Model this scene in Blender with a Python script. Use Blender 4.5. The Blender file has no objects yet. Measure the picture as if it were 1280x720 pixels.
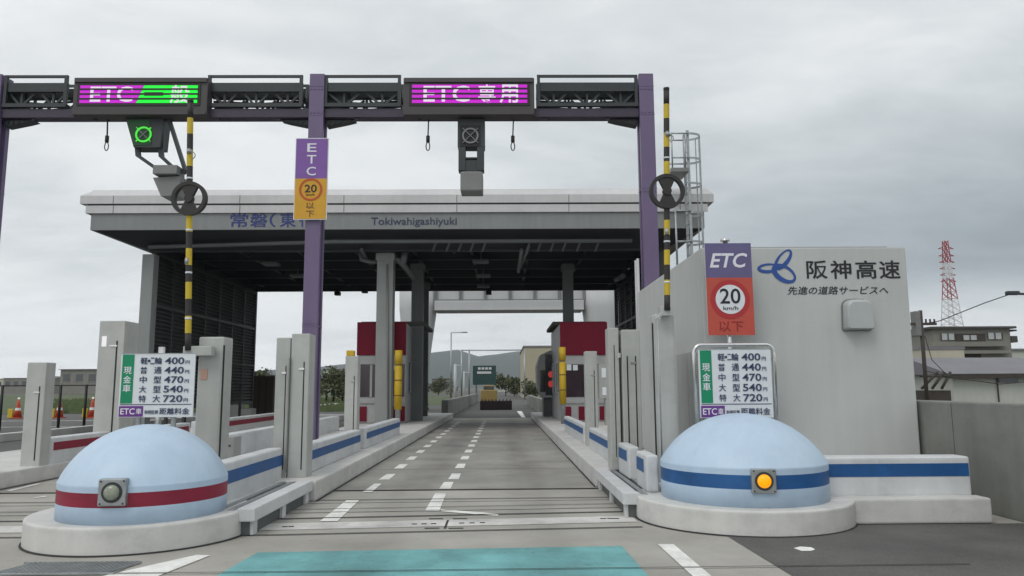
import bpy, bmesh, math, random
from mathutils import Vector, Matrix
random.seed(7)
C = bpy.context.scene.collection
SC = bpy.context.scene
# ------------------------------------------------------------------ camera
F, H, ROLL = 940.0, 1.3, 0.006
TH = math.atan(125 / F)
PS = math.atan(12 / F * math.cos(TH))
cam = bpy.data.objects.new('camera', bpy.data.cameras.new('camera'))
C.objects.link(cam)
cam.data.sensor_width = 36
cam.data.lens = 36 * F / 1280
cam.data.clip_end = 20000
cam.data.clip_start = 0.05
cam.location = (0, 0, H)
cam.matrix_world = Matrix.Translation((0, 0, H)) @ Matrix.Rotation(-PS, 4, 'Z') @ \
    Matrix.Rotation(math.pi / 2 + TH, 4, 'X') @ Matrix.Rotation(-ROLL, 4, 'Z')
SC.camera = cam


def ray(px, py):
    u = (px - 640) / F
    v = (360 - py) / F
    c, s = math.cos(ROLL), math.sin(ROLL)
    u, v = u * c + v * s, -u * s + v * c
    x = u
    y = math.cos(TH) - v * math.sin(TH)
    z = math.sin(TH) + v * math.cos(TH)
    return Vector((x * math.cos(PS) + y * math.sin(PS), -x * math.sin(PS) + y * math.cos(PS), z))


def P(px, py, Y):
    """the point of the place seen at a photo pixel, at distance Y"""
    r = ray(px, py)
    t = Y / r.y
    return Vector((r.x * t, Y, H + r.z * t))


def G(px, py, z=0.0):
    r = ray(px, py)
    t = (z - H) / r.z
    return Vector((r.x * t, r.y * t, z))


def R(x0, x1, yt, yb, Y):
    """pixel rectangle at distance Y -> X0, X1, Zbottom, Ztop"""
    ym, xm = (yt + yb) / 2, (x0 + x1) / 2
    return P(x0, ym, Y).x, P(x1, ym, Y).x, P(xm, yb, Y).z, P(xm, yt, Y).z


# ------------------------------------------------------------------ materials
MATS = {}


def lin(c):
    return tuple((v / 12.92 if v <= 0.04045 else ((v + 0.055) / 1.055) ** 2.4) for v in [q / 255 for q in c])


def mat(name, col, rough=0.6, metal=0.0, var=0.12, scale=3.0, bump=0.0, bscale=60.0, streak=0.0,
        emit=None, estr=1.0, spec=0.5, fine=0.0, spots=0.0, scuff=0.0, tracks=0.0):
    """col in linear rgb. var: large blotches; streak: vertical dirt runs; fine: grain"""
    m = bpy.data.materials.new(name)
    m.use_nodes = True
    nt = m.node_tree
    b = nt.nodes['Principled BSDF']
    b.inputs['Roughness'].default_value = rough
    b.inputs['Metallic'].default_value = metal
    b.inputs['Specular IOR Level'].default_value = spec
    N = nt.nodes.new
    L = nt.links.new
    geo = N('ShaderNodeNewGeometry')
    base = N('ShaderNodeRGB')
    base.outputs[0].default_value = (*col, 1)
    cur = base.outputs[0]

    def mulnoise(cur, sc, amt, stretch=None, det=6, lo=0.35, hi=0.7, rgh=0.6):
        n = N('ShaderNodeTexNoise')
        n.inputs['Scale'].default_value = sc
        n.inputs['Detail'].default_value = det
        n.inputs['Roughness'].default_value = rgh
        if stretch:
            mp = N('ShaderNodeMapping')
            mp.inputs['Scale'].default_value = stretch
            L(geo.outputs['Position'], mp.inputs['Vector'])
            L(mp.outputs[0], n.inputs['Vector'])
        else:
            L(geo.outputs['Position'], n.inputs['Vector'])
        mr = N('ShaderNodeMapRange')
        mr.inputs['From Min'].default_value = lo
        mr.inputs['From Max'].default_value = hi
        mr.inputs['To Min'].default_value = 1 - amt
        mr.inputs['To Max'].default_value = 1 + amt * 0.35
        L(n.outputs['Fac'], mr.inputs['Value'])
        mx = N('ShaderNodeVectorMath')
        mx.operation = 'SCALE'
        L(cur, mx.inputs[0])
        L(mr.outputs[0], mx.inputs['Scale'])
        return mx.outputs[0], n
    if var:
        cur, n0 = mulnoise(cur, scale, var)
        mr = N('ShaderNodeMapRange')
        mr.inputs['To Min'].default_value = max(0.05, rough - 0.12)
        mr.inputs['To Max'].default_value = min(1, rough + 0.12)
        L(n0.outputs['Fac'], mr.inputs['Value'])
        L(mr.outputs[0], b.inputs['Roughness'])
    if streak:
        cur, _ = mulnoise(cur, 1.0, streak, (7, 7, 0.5), 6, 0.35, 0.7)
    if fine:
        cur, _ = mulnoise(cur, 90, fine, None, 3, 0.3, 0.7, 0.8)
    if spots:
        cur, _ = mulnoise(cur, 7, spots, None, 8, 0.28, 0.42, 0.75)
    if scuff:
        cur, _ = mulnoise(cur, 1.0, scuff * .6, (3, 3, 5), 9, 0.62, 0.48, 0.7)
        cur, _ = mulnoise(cur, 1.0, scuff * 1.2, (16, 16, 22), 6, 0.30, 0.36, 0.8)
    if tracks:
        # rubber laid down by the wheels: two soft bands along the lane, broken up by noise
        sp = N('ShaderNodeSeparateXYZ')
        L(geo.outputs['Position'], sp.inputs[0])
        tot = None
        for xc in (-1.15, 0.32):
            a_ = N('ShaderNodeMath'); a_.operation = 'SUBTRACT'; a_.inputs[1].default_value = xc
            L(sp.outputs['X'], a_.inputs[0])
            c_ = N('ShaderNodeMath'); c_.operation = 'ABSOLUTE'
            L(a_.outputs[0], c_.inputs[0])
            r_ = N('ShaderNodeMapRange'); r_.interpolation_type = 'SMOOTHSTEP'
            for nm, v in zip(('From Min', 'From Max', 'To Min', 'To Max'), (.08, .42, tracks, 0)): r_.inputs[nm].default_value = v
            L(c_.outputs[0], r_.inputs['Value'])
            if tot is None: tot = r_.outputs[0]
            else:
                d_ = N('ShaderNodeMath'); d_.operation = 'ADD'
                L(tot, d_.inputs[0]); L(r_.outputs[0], d_.inputs[1])
                tot = d_.outputs[0]
        nn = N('ShaderNodeTexNoise'); nn.inputs['Scale'].default_value = 1
        mp_ = N('ShaderNodeMapping'); mp_.inputs['Scale'].default_value = (3, .35, 1)
        L(geo.outputs['Position'], mp_.inputs['Vector']); L(mp_.outputs[0], nn.inputs['Vector'])
        e_ = N('ShaderNodeMath'); e_.operation = 'MULTIPLY'
        L(tot, e_.inputs[0]); L(nn.outputs['Fac'], e_.inputs[1])
        f_ = N('ShaderNodeMath'); f_.operation = 'MULTIPLY_ADD'; f_.inputs[1].default_value = -2.0; f_.inputs[2].default_value = 1.0
        L(e_.outputs[0], f_.inputs[0])
        g_ = N('ShaderNodeVectorMath'); g_.operation = 'SCALE'
        L(cur, g_.inputs[0]); L(f_.outputs[0], g_.inputs['Scale'])
        cur = g_.outputs[0]
    L(cur, b.inputs['Base Color'])
    if bump:
        n = N('ShaderNodeTexNoise')
        n.inputs['Scale'].default_value = bscale
        n.inputs['Detail'].default_value = 5
        L(geo.outputs['Position'], n.inputs['Vector'])
        bp = N('ShaderNodeBump')
        bp.inputs['Strength'].default_value = bump
        bp.inputs['Distance'].default_value = 0.01
        L(n.outputs['Fac'], bp.inputs['Height'])
        L(bp.outputs[0], b.inputs['Normal'])
    if emit:
        b.inputs['Emission Color'].default_value = (*emit, 1)
        b.inputs['Emission Strength'].default_value = estr
    MATS[name] = m
    return m


mat('concrete', (0.40, 0.385, 0.35), 0.85, var=0.26, scale=0.7, bump=0.3, fine=0.18, spots=0.2, tracks=.12)
mat('shaded lane concrete', (0.32, 0.31, 0.288), 0.85, var=0.28, scale=0.9, bump=0.3, fine=0.2, spots=0.25, tracks=.2)  # darker than the pavement: canopy shade put into the colour; tracks are tyre wear
mat('asphalt', (0.135, 0.132, 0.126), 0.9, var=0.35, scale=0.9, bump=0.7, bscale=150, fine=0.4, spots=0.25)
mat('far asphalt', (0.10, 0.098, 0.095), 0.9, var=0.2, scale=0.3)
mat('white marking', (0.66, 0.66, 0.63), 0.7, var=0.15, scale=5, spots=0.45, fine=0.15, scuff=.25)
mat('worn strip', (0.60, 0.59, 0.565), 0.75, var=0.3, scale=2.5, spots=0.3, fine=0.12, tracks=.08)
mat('teal paint', (0.155, 0.385, 0.395), 0.75, var=0.32, scale=1.3, spots=0.4, fine=0.2, tracks=.28, bump=.2, scuff=.15)
mat('black line', (0.03, 0.03, 0.03), 0.8, var=0.2)
mat('steel strip', (0.5, 0.5, 0.49), 0.45, 0.4, var=0.2, scale=4)
mat('kerb white', (0.60, 0.595, 0.575), 0.65, var=0.12, scale=1.6, streak=0.05, fine=0.07, bump=0.12, scuff=.13)
mat('barrier white', (0.60, 0.615, 0.625), 0.6, var=0.12, scale=2, streak=0.06, fine=0.05, scuff=.10)
mat('dome blue', (0.48, 0.61, 0.75), 0.45, var=0.08, scale=1.6, fine=0.04, streak=0.06, spots=.06)
mat('dome skirt', (0.45, 0.575, 0.72), 0.5, var=0.08, scale=1.8, streak=0.05, scuff=.08)
mat('stripe blue', (0.012, 0.09, 0.27), 0.5, var=0.2, scale=3, scuff=.2, fine=.1)
mat('stripe red', (0.24, 0.010, 0.035), 0.5, var=0.2, scale=3, scuff=.2, fine=.1)
mat('purple steel', (0.155, 0.115, 0.215), 0.45, var=0.12, scale=1.6, streak=0.05)
mat('dark steel', (0.045, 0.052, 0.056), 0.5, 0.2, var=0.2, scale=2.0)
mat('purple dark', (0.05, 0.04, 0.065), 0.5, 0.1, var=0.2)
mat('sign housing', (0.062, 0.055, 0.058), 0.55, var=0.12, scale=2)
mat('black', (0.012, 0.012, 0.013), 0.55, var=0.15)
mat('rubber black', (0.028, 0.025, 0.024), 0.6, var=0.2, scale=12)
mat('yellow', (0.55, 0.40, 0.02), 0.5, var=0.12, scale=8, spots=0.15)
mat('pad yellow', (0.55, 0.36, 0.015), 0.6, var=0.12, scale=5)
mat('post grey', (0.45, 0.46, 0.44), 0.5, var=0.1, scale=2.0, streak=0.07, scuff=.08)
mat('cabinet grey', (0.36, 0.37, 0.355), 0.55, var=0.1, scale=2.0, streak=0.05)
mat('galvanised', (0.38, 0.40, 0.41), 0.4, 0.6, var=0.2, scale=9)
mat('chrome', (0.72, 0.72, 0.71), 0.22, 1.0, var=0.1, scale=9)
mat('camera grey', (0.20, 0.205, 0.20), 0.5, var=0.1, scale=5)
mat('wall grey', (0.51, 0.525, 0.515), 0.8, var=0.09, scale=0.6, streak=0.05, fine=0.06, bump=0.2, spots=.03)
mat('canopy light', (0.58, 0.57, 0.575), 0.4, 0.0, var=0.1, scale=0.6, streak=0.05, scuff=.05)
mat('canopy band', (0.24, 0.25, 0.25), 0.5, var=0.1, scale=0.8, streak=0.08)
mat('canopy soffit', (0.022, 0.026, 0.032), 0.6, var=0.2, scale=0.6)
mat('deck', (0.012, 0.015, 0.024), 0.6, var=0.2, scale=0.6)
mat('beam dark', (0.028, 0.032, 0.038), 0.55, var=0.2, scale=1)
mat('beam grey', (0.13, 0.14, 0.14), 0.55, var=0.2, scale=1)
mat('column grey', (0.27, 0.285, 0.28), 0.6, var=0.1, scale=1.4, streak=0.05)
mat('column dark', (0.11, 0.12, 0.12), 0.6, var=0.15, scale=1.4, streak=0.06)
mat('louvre', (0.055, 0.06, 0.06), 0.55, var=0.2, scale=1)
mat('booth red', (0.17, 0.006, 0.024), 0.6, var=0.12, scale=2, streak=0.08, spec=.25)
mat('booth white', (0.40, 0.40, 0.405), 0.5, var=0.1, scale=2, streak=0.04)
mat('booth glass', (0.035, 0.02, 0.03), 0.12, 0.0, var=0.2, scale=2, spec=0.7)
mat('dark glass', (0.02, 0.024, 0.03), 0.1, 0.0, var=0.0, spec=0.8)
mat('sign white', (0.70, 0.73, 0.76), 0.5, var=0.06, scale=6)
mat('sign green', (0.0, 0.24, 0.11), 0.5, var=0.06, scale=6)
mat('sign purple', (0.14, 0.035, 0.24), 0.5, var=0.08, scale=6)
mat('ink navy', (0.035, 0.05, 0.11), 0.6, var=0)
mat('ink black', (0.012, 0.014, 0.02), 0.6, var=0)
mat('ink white', (0.72, 0.72, 0.78), 0.6, var=0)
mat('logo blue', (0.02, 0.075, 0.30), 0.5, var=0)
mat('canopy letters', (0.025, 0.04, 0.19), 0.5, var=0)
mat('canopy small letters', (0.03, 0.045, 0.09), 0.5, var=0)
mat('faded violet', (0.125, 0.11, 0.24), 0.5, var=0.1, scale=5)
mat('faded red', (0.50, 0.075, 0.05), 0.5, var=0.1, scale=5)
mat('faded red ring', (0.42, 0.025, 0.03), 0.5, var=0.05, scale=5)
mat('ink maroon', (0.27, 0.02, 0.02), 0.6, var=0)
mat('bright violet', (0.20, 0.09, 0.35), 0.5, var=0.1, scale=4)
mat('sign orange', (0.62, 0.33, 0.02), 0.5, var=0.1, scale=4)
mat('ink orange red', (0.45, 0.08, 0.01), 0.5, var=0)
mat('ink brown', (0.16, 0.07, 0.015), 0.5, var=0)
mat('led magenta', (0.1, 0, 0.1), 0.5, var=0, emit=(0.52, 0.004, 0.56), estr=1.0)
mat('led green', (0, 0.1, 0), 0.5, var=0, emit=(0.0, 0.95, 0.04), estr=1.0)
mat('led white', (0.1, 0.1, 0.1), 0.5, var=0, emit=(0.80, 0.70, 0.84), estr=0.9)
mat('signal green', (0, 0.05, 0), 0.5, var=0, emit=(0.08, 0.85, 0.06), estr=0.9)
mat('signal face', (0.0, 0.02, 0.003), 0.4, var=0, emit=(0.0, 0.04, 0.005), estr=0.5)
mat('signal dull', (0.20, 0.21, 0.22), 0.5, var=0)
mat('amber lamp', (0.8, 0.3, 0.0), 0.3, var=0, emit=(1.0, 0.36, 0.0), estr=0.75)
mat('lens clear', (0.30, 0.33, 0.26), 0.2, var=0.2, scale=30)
mat('lamp red', (0.3, 0.02, 0.02), 0.3, var=0, emit=(0.7, 0.06, 0.06), estr=0.4)
mat('lit lens', (0.7, 0.7, 0.7), 0.3, var=0, emit=(0.8, 0.8, 0.85), estr=0.4)
mat('portal white', (0.50, 0.51, 0.51), 0.55, var=0.08, scale=0.5, streak=0.04)
mat('retaining', (0.25, 0.255, 0.235), 0.85, var=0.3, scale=0.8, streak=0.10, bump=0.3, fine=0.1, spots=.15)
mat('cone orange', (0.50, 0.06, 0.02), 0.5, var=0.1)
mat('grass', (0.085, 0.115, 0.04), 0.9, var=0.35, scale=0.25, fine=0.3)
mat('grass blade', (0.09, 0.125, 0.045), 0.8, var=0.4, scale=0.6)
mat('soil', (0.13, 0.125, 0.105), 0.95, var=0.3, scale=0.1)
mat('hill', (0.028, 0.045, 0.03), 0.95, var=0.4, scale=0.004)
mat('leaf', (0.075, 0.10, 0.045), 0.8, var=0.4, scale=1.5)
mat('leaf olive', (0.13, 0.12, 0.06), 0.8, var=0.4, scale=1.5)
mat('bark', (0.06, 0.045, 0.035), 0.9, var=0.2)
mat('house wall', (0.23, 0.225, 0.20), 0.8, var=0.15, scale=0.5, streak=0.06)
mat('house cream', (0.50, 0.47, 0.38), 0.8, var=0.12, scale=0.5, streak=0.06)
mat('house white', (0.50, 0.52, 0.47), 0.8, var=0.1, scale=0.5, streak=0.06)
mat('house beige', (0.42, 0.38, 0.28), 0.8, var=0.1, scale=0.1)
mat('roof grey', (0.20, 0.195, 0.215), 0.7, var=0.15, scale=0.7)
mat('roof dark', (0.07, 0.068, 0.062), 0.8, var=0.15, scale=0.7)
mat('brown dark', (0.06, 0.05, 0.042), 0.8, var=0.2)
mat('window light', (0.45, 0.47, 0.47), 0.3, var=0.1)
mat('pylon red', (0.32, 0.02, 0.025), 0.5, var=0.1)
mat('pylon white', (0.6, 0.6, 0.6), 0.5, var=0.1)
mat('highway green', (0.012, 0.05, 0.045), 0.5, var=0.1)
mat('truck yellow', (0.28, 0.20, 0.06), 0.5, var=0.1)
mat('maroon tarp', (0.014, 0.006, 0.008), 0.8, var=0.3, scale=2)
mat('cable', (0.03, 0.03, 0.032), 0.6, var=0)
mat('vent grey', (0.42, 0.44, 0.44), 0.35, var=0.06, scale=3)
mat('sticker', (0.55, 0.33, 0.25), 0.5, var=0.1)


# ------------------------------------------------------------------ mesh builder
class MB:
    def __init__(self):
        self.bm = bmesh.new()

    def box(self, x0, x1, y0, y1, z0, z1, mi=0, bev=0.0, rotz=0.0, seg=2):
        bm = self.bm
        if x0 > x1: x0, x1 = x1, x0
        if y0 > y1: y0, y1 = y1, y0
        if z0 > z1: z0, z1 = z1, z0
        c = Vector(((x0 + x1) / 2, (y0 + y1) / 2, (z0 + z1) / 2))
        M = Matrix.Translation(c) @ Matrix.Rotation(rotz, 4, 'Z') @ Matrix.Diagonal((x1 - x0, y1 - y0, z1 - z0, 1))
        r = bmesh.ops.create_cube(bm, size=1, matrix=M)
        fs = set(f for v in r['verts'] for f in v.link_faces)
        for f in fs: f.material_index = mi
        if bev:
            es = set(e for v in r['verts'] for e in v.link_edges)
            rr = bmesh.ops.bevel(bm, geom=list(es), offset=bev, segments=seg, affect='EDGES', profile=0.6)
            for f in rr['faces']: f.material_index = mi
        return self

    def bar(self, a, b, w, d=None, mi=0, up=(0, 0, 1)):
        """square bar from a to b"""
        a, b = Vector(a), Vector(b)
        d = d or w
        z = (b - a)
        ln = z.length
        z.normalize()
        upv = Vector(up)
        if abs(z.dot(upv)) > 0.98: upv = Vector((0, 1, 0))
        x = upv.cross(z).normalized()
        y = z.cross(x)
        M = Matrix.Translation((a + b) / 2) @ Matrix((x, y, z)).transposed().to_4x4() @ Matrix.Diagonal((w, d, ln, 1))
        r = bmesh.ops.create_cube(self.bm, size=1, matrix=M)
        for f in set(f for v in r['verts'] for f in v.link_faces): f.material_index = mi
        return self

    def tube(self, pts, r, mi=0, seg=10, cap=True, r2=None):
        pts = [Vector(p) for p in pts]
        n = len(pts)
        rings = []
        prev = None
        for i, p in enumerate(pts):
            if i == 0: t = pts[1] - pts[0]
            elif i == n - 1: t = pts[-1] - pts[-2]
            else: t = (pts[i + 1] - p).normalized() + (p - pts[i - 1]).normalized()
            t.normalize()
            if prev is None:
                ref = Vector((0, 0, 1)) if abs(t.z) < 0.9 else Vector((0, 1, 0))
                x = ref.cross(t).normalized()
            else:
                x = (prev - t * prev.dot(t)).normalized()
            prev = x
            y = t.cross(x)
            rr = r if r2 is None else r + (r2 - r) * i / (n - 1)
            rings.append([self.bm.verts.new(p + (x * math.cos(a) + y * math.sin(a)) * rr)
                          for a in [2 * math.pi * k / seg for k in range(seg)]])
        for a, b in zip(rings, rings[1:]):
            for k in range(seg):
                f = self.bm.faces.new((a[k], a[(k + 1) % seg], b[(k + 1) % seg], b[k]))
                f.material_index = mi
                f.smooth = True
        if cap:
            for rg, rev in ((rings[0], True), (rings[-1], False)):
                f = self.bm.faces.new(list(reversed(rg)) if rev else rg)
                f.material_index = mi
        return self

    def lathe(self, c, prof, mis=0, seg=72, smooth=True, sx=1.0, sy=1.0, capb=True):
        """prof: list of (r, z); mis: material index per band or int"""
        c = Vector(c)
        rings = []
        for r, z in prof:
            if r < 1e-5:
                rings.append([self.bm.verts.new(c + Vector((0, 0, z)))])
            else:
                rings.append([self.bm.verts.new(c + Vector((r * sx * math.cos(a), r * sy * math.sin(a), z)))
                              for a in [2 * math.pi * k / seg for k in range(seg)]])
        for i, (a, b) in enumerate(zip(rings, rings[1:])):
            mi = mis if isinstance(mis, int) else mis[i]
            for k in range(seg):
                k2 = (k + 1) % seg
                if len(a) == 1 and len(b) == 1: continue
                if len(b) == 1: f = self.bm.faces.new((a[k], a[k2], b[0]))
                elif len(a) == 1: f = self.bm.faces.new((a[0], b[k2], b[k]))
                else: f = self.bm.faces.new((a[k], a[k2], b[k2], b[k]))
                f.material_index = mi
                f.smooth = smooth
        if capb and len(rings[0]) > 1:
            f = self.bm.faces.new(list(reversed(rings[0])))
            f.material_index = mis if isinstance(mis, int) else mis[0]
        return self

    def face(self, pts, mi=0):
        f = self.bm.faces.new([self.bm.verts.new(Vector(p)) for p in pts])
        f.material_index = mi
        return self

    def prism(self, pts, ext, mi=0):
        """closed polygon pts swept by vector ext"""
        ext = Vector(ext)
        a = [self.bm.verts.new(Vector(p)) for p in pts]
        b = [self.bm.verts.new(Vector(p) + ext) for p in pts]
        fs = [self.bm.faces.new(a), self.bm.faces.new(list(reversed(b)))]
        n = len(a)
        for i in range(n):
            fs.append(self.bm.faces.new((a[i], b[i], b[(i + 1) % n], a[(i + 1) % n])))
        for f in fs: f.material_index = mi
        bmesh.ops.recalc_face_normals(self.bm, faces=fs)
        return self

    def disc(self, c, r, n, th, mi=0, seg=40, r_in=0.0, ry=None):
        """flat disc/ring facing -Y, thickness th along +Y"""
        c = Vector(c)
        ry = ry or r
        k = r_in / r if r else 0

        def ring(rx, rz, dy):
            return [self.bm.verts.new(c + Vector((rx * math.cos(a), dy, rz * math.sin(a)))) for a in
                    [2 * math.pi * q / n for q in range(n)]]
        o0, o1 = ring(r, ry, 0), ring(r, ry, th)
        if r_in:
            i0, i1 = ring(r * k, ry * k, 0), ring(r * k, ry * k, th)
        fs = []
        for q in range(n):
            p = (q + 1) % n
            fs.append(self.bm.faces.new((o0[q], o0[p], o1[p], o1[q])))
            if r_in:
                fs.append(self.bm.faces.new((i0[q], i1[q], i1[p], i0[p])))
                fs.append(self.bm.faces.new((o0[q], i0[q], i0[p], o0[p])))
                fs.append(self.bm.faces.new((o1[q], o1[p], i1[p], i1[q])))
        if not r_in:
            fs.append(self.bm.faces.new(o0))
            fs.append(self.bm.faces.new(list(reversed(o1))))
        for f in fs: f.material_index = mi
        bmesh.ops.recalc_face_normals(self.bm, faces=fs)
        return self

    def text(self, s, cx, cz, y, size, mi=0, width=None, bold=0.0, th=0.006, shear=0.0, height=None,
             U=(1, 0, 0), V=(0, 0, 1), N=(0, -1, 0)):
        """lettering centred at (cx, y, cz), front face y, raised towards N"""
        cu = bpy.data.curves.new('t', 'FONT')
        cu.body = s
        cu.size = 1.0
        cu.offset = bold
        cu.shear = shear
        cu.resolution_u = 3
        cu.extrude = 0.5
        o = bpy.data.objects.new('t', cu)
        C.objects.link(o)
        dg = bpy.context.evaluated_depsgraph_get()
        me = bpy.data.meshes.new_from_object(o.evaluated_get(dg))
        bpy.data.objects.remove(o)
        bpy.data.curves.remove(cu)
        xs = [v.co.x for v in me.vertices]
        ys = [v.co.y for v in me.vertices]
        if not xs: return self
        bx, by = (min(xs) + max(xs)) / 2, (min(ys) + max(ys)) / 2
        kx = size if width is None else width / (max(xs) - min(xs))
        kz = size if height is None else height / (max(ys) - min(ys))
        U, V, N = Vector(U), Vector(V), Vector(N)
        O = Vector((cx, y, cz))
        vs = [self.bm.verts.new(O + U * ((v.co.x - bx) * kx) + V * ((v.co.y - by) * kz) + N * ((v.co.z) * th)) for v in
              me.vertices]
        fs = []
        for p in me.polygons:
            try:
                f = self.bm.faces.new([vs[i] for i in p.vertices])
                f.material_index = mi
                fs.append(f)
            except ValueError:
                pass
        bpy.data.meshes.remove(me)
        return self

    def build(self, name, mats, parent=None, smooth=False):
        me = bpy.data.meshes.new(name)
        off = Vector((0, 0, 0))
        p = parent
        while p is not None:
            off += p.location
            p = p.parent
        for v in self.bm.verts: v.co -= off
        self.bm.normal_update()
        self.bm.to_mesh(me)
        self.bm.free()
        if isinstance(mats, str): mats = [mats]
        for m in mats: me.materials.append(MATS[m])
        if smooth:
            for pl in me.polygons: pl.use_smooth = True
        o = bpy.data.objects.new(name, me)
        C.objects.link(o)
        if parent: o.parent = parent
        return o


def each(mb, name, mats, parent):
    """every connected piece of the mesh becomes a part of its own"""
    bm = mb.bm
    bmesh.ops.remove_doubles(bm, verts=bm.verts, dist=1e-6)
    seen, isl = set(), []
    for v in bm.verts:
        if v in seen: continue
        st, grp = [v], []
        seen.add(v)
        while st:
            q = st.pop()
            grp.append(q)
            for e in q.link_edges:
                w_ = e.other_vert(q)
                if w_ not in seen:
                    seen.add(w_)
                    st.append(w_)
        isl.append(grp)
    out = []
    for g in isl:
        m2 = MB()
        mp = {v: m2.bm.verts.new(v.co) for v in g}
        for f in {f for v in g for f in v.link_faces}:
            nf = m2.bm.faces.new([mp[v] for v in f.verts])
            nf.material_index = f.material_index
            nf.smooth = f.smooth
        out.append(m2.build(name, mats, parent))
    bm.free()
    return out


def tag(o, label, cat, group=None):
    o['label'] = label
    o['category'] = cat
    if group: o['group'] = group
    return o


def thing(name, label, cat, loc, group=None):
    o = bpy.data.objects.new(name, None)
    o.empty_display_size = 0.2
    C.objects.link(o)
    o.location = loc
    return tag(o, label, cat, group)


def single(name, mb, mats, label, cat, loc, group=None):
    """a thing that is one mesh, origin at its base"""
    off = Vector(loc)
    for v in mb.bm.verts: v.co -= off
    o = mb.build(name, mats)
    o.location = loc
    return tag(o, label, cat, group)


def struct(name, mb, mats):
    o = mb.build(name, mats)
    o['kind'] = 'structure'
    return o


def copy_tree(o, parent=None):
    c = o.copy()
    C.objects.link(c)
    c.parent = parent
    for ch in list(o.children): copy_tree(ch, c)
    return c


# ================================================================== ground
m = MB()
m.face([(-900, -60, -0.03), (1200, -60, -0.03), (1200, 9000, -0.03), (-900, 9000, -0.03)])
m.face([(-9000, -60, -0.03), (-900, -60, -0.03), (-900, 9000, -0.03), (-9000, 9000, -0.03)])
m.face([(1200, -60, -0.03), (9000, -60, -0.03), (9000, 9000, -0.03), (1200, 9000, -0.03)])
struct('ground', m, 'soil')
m = MB()
m.face([(-8.6, -6, 0), (4.96, -6, 0), (4.96, 33.5, 0), (-8.6, 33.5, 0)])
struct('concrete_pavement', m, 'concrete')
m = MB()
m.face([(-40, -6, -0.008), (-8.6, -6, -0.008), (-8.6, 33.5, -0.008), (-40, 33.5, -0.008)])
m.face([(-40, 33.5, -0.008), (4.96, 33.5, -0.008), (4.96, 330, -0.008), (-40, 330, -0.008)])
struct('road', m, 'far asphalt')
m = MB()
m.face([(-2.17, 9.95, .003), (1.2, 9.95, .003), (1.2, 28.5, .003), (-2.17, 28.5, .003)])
struct('shaded_lane_surface', m, 'shaded lane concrete')  # darker sheet carrying painted canopy shade along the lane
# right asphalt beside the concrete
a1, a2 = G(905, 668), G(990, 720)
d = (a2 - a1)
m = MB()
q = a1 + d * 3.5
m.face([(a1.x, a1.y + 0.4, .004), (a1.x, a1.y, .004), (q.x, q.y, .004), (4.96, q.y, .004), (4.96, a1.y + 0.4, .004)])
struct('asphalt_apron', m, 'asphalt')
# teal band
m = MB()
tl, tr, bl, br = G(322, 691), G(777, 683), G(268, 722), G(812, 722)
dl, dr = (bl - tl), (br - tr)
m.face([tl + Vector((0, 0, .004)), tl + dl * 4 + Vector((0, 0, .004)), tr + dr * 4 + Vector((0, 0, .004)), tr + Vector((0, 0, .004))])
struct('coloured_pavement_band', m, 'teal paint')
# transverse worn strip and thin lines, following the crossfall of the photograph


def cross(px0, py0, px1, py1, hw, z, mats, name, x0=-7.2, x1=None, m=None):
    a, b = G(px0, py0), G(px1, py1)
    s = (b.y - a.y) / (b.x - a.x)
    x1 = 1.3 if x1 is None else x1
    y0 = a.y + (x0 - a.x) * s * 0.55
    if x0 < -3: y0 = a.y + (x0 - a.x) * s * 0.1
    y1 = a.y + (x1 - a.x) * s
    am = Vector((a.x, a.y, z))
    own = m is None
    m = m or MB()
    for (u, yu), (v, yv) in (((x0, y0), (a.x, a.y)), ((a.x, a.y), (x1, y1))):
        if v - u > 0.01:
            m.face([(u, yu - hw, z), (v, yv - hw, z), (v, yv + hw, z), (u, yu + hw, z)])
    if own: return struct(name, m, mats)
    return m


m = MB()
cross(340, 659, 790, 649, 0.175, .004, None, '', m=m)
struct('sensor_strip', m, 'worn strip')
m = MB()
for a in ((340, 669.5, 790, 659.5, 0.016), (360, 649, 780, 640, 0.02), (370, 637.5, 775, 630, 0.010), (385, 626, 770, 622, 0.016),  # this last line is painted shadow beside a steel rail; the others are joints
          (465, 613.5, 745, 611, 0.035)):
    cross(*a[:4], a[4], .008, None, '', m=m)
cross(350, 716.5, 1000, 709, 0.008, .012, None, '', x1=3.4, m=m)
struct('joints_and_rail_shadow', m, 'black line')
m = MB()
for a in ((370, 641.5, 775, 634.5, 0.018), (380, 629.5, 770, 624.5, 0.016)):
    cross(*a[:4], a[4], .0085, None, '', m=m)
struct('sensor_rail', m, 'steel strip')
# faint transverse joints farther on
m = MB()
for Y in (12.5, 17.5, 22.5, 27.5):
    m.face([(-2.17, Y - .012, .004), (1.21, Y - .012, .004), (1.21, Y + .012, .004), (-2.17, Y + .012, .004)])
m.face([(-0.35, 5.0, .006), (-0.36, 5.0, .006), (-0.36, 5.0, .006)]) if False else None
j0, j1 = G(905, 668), G(992, 722)
m.bar((G(560, 651) + Vector((0, 0, .006))), (G(556, 661) + Vector((0, 0, .006))), 0.02, 0.004)
for (u, v) in ((545, 649), (575, 649), (540, 661), (570, 661)):
    p = G(u, v)
    m.box(p.x - .07, p.x + .07, p.y - .008, p.y + .008, .0045, .009)
for u in (518, 530, 542, 577, 590, 603, 356, 364):
    p = G(u, 655 - (u - 560) * .02)
    m.box(p.x - .025, p.x + .025, p.y - .012, p.y + .012, .0045, .009)
for u in (754, 763, 770):
    p = G(u, 649)
    m.box(p.x - .03, p.x + .03, p.y - .012, p.y + .012, .0045, .009)
struct('faint_joints', m, 'black line')
m = MB()
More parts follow.
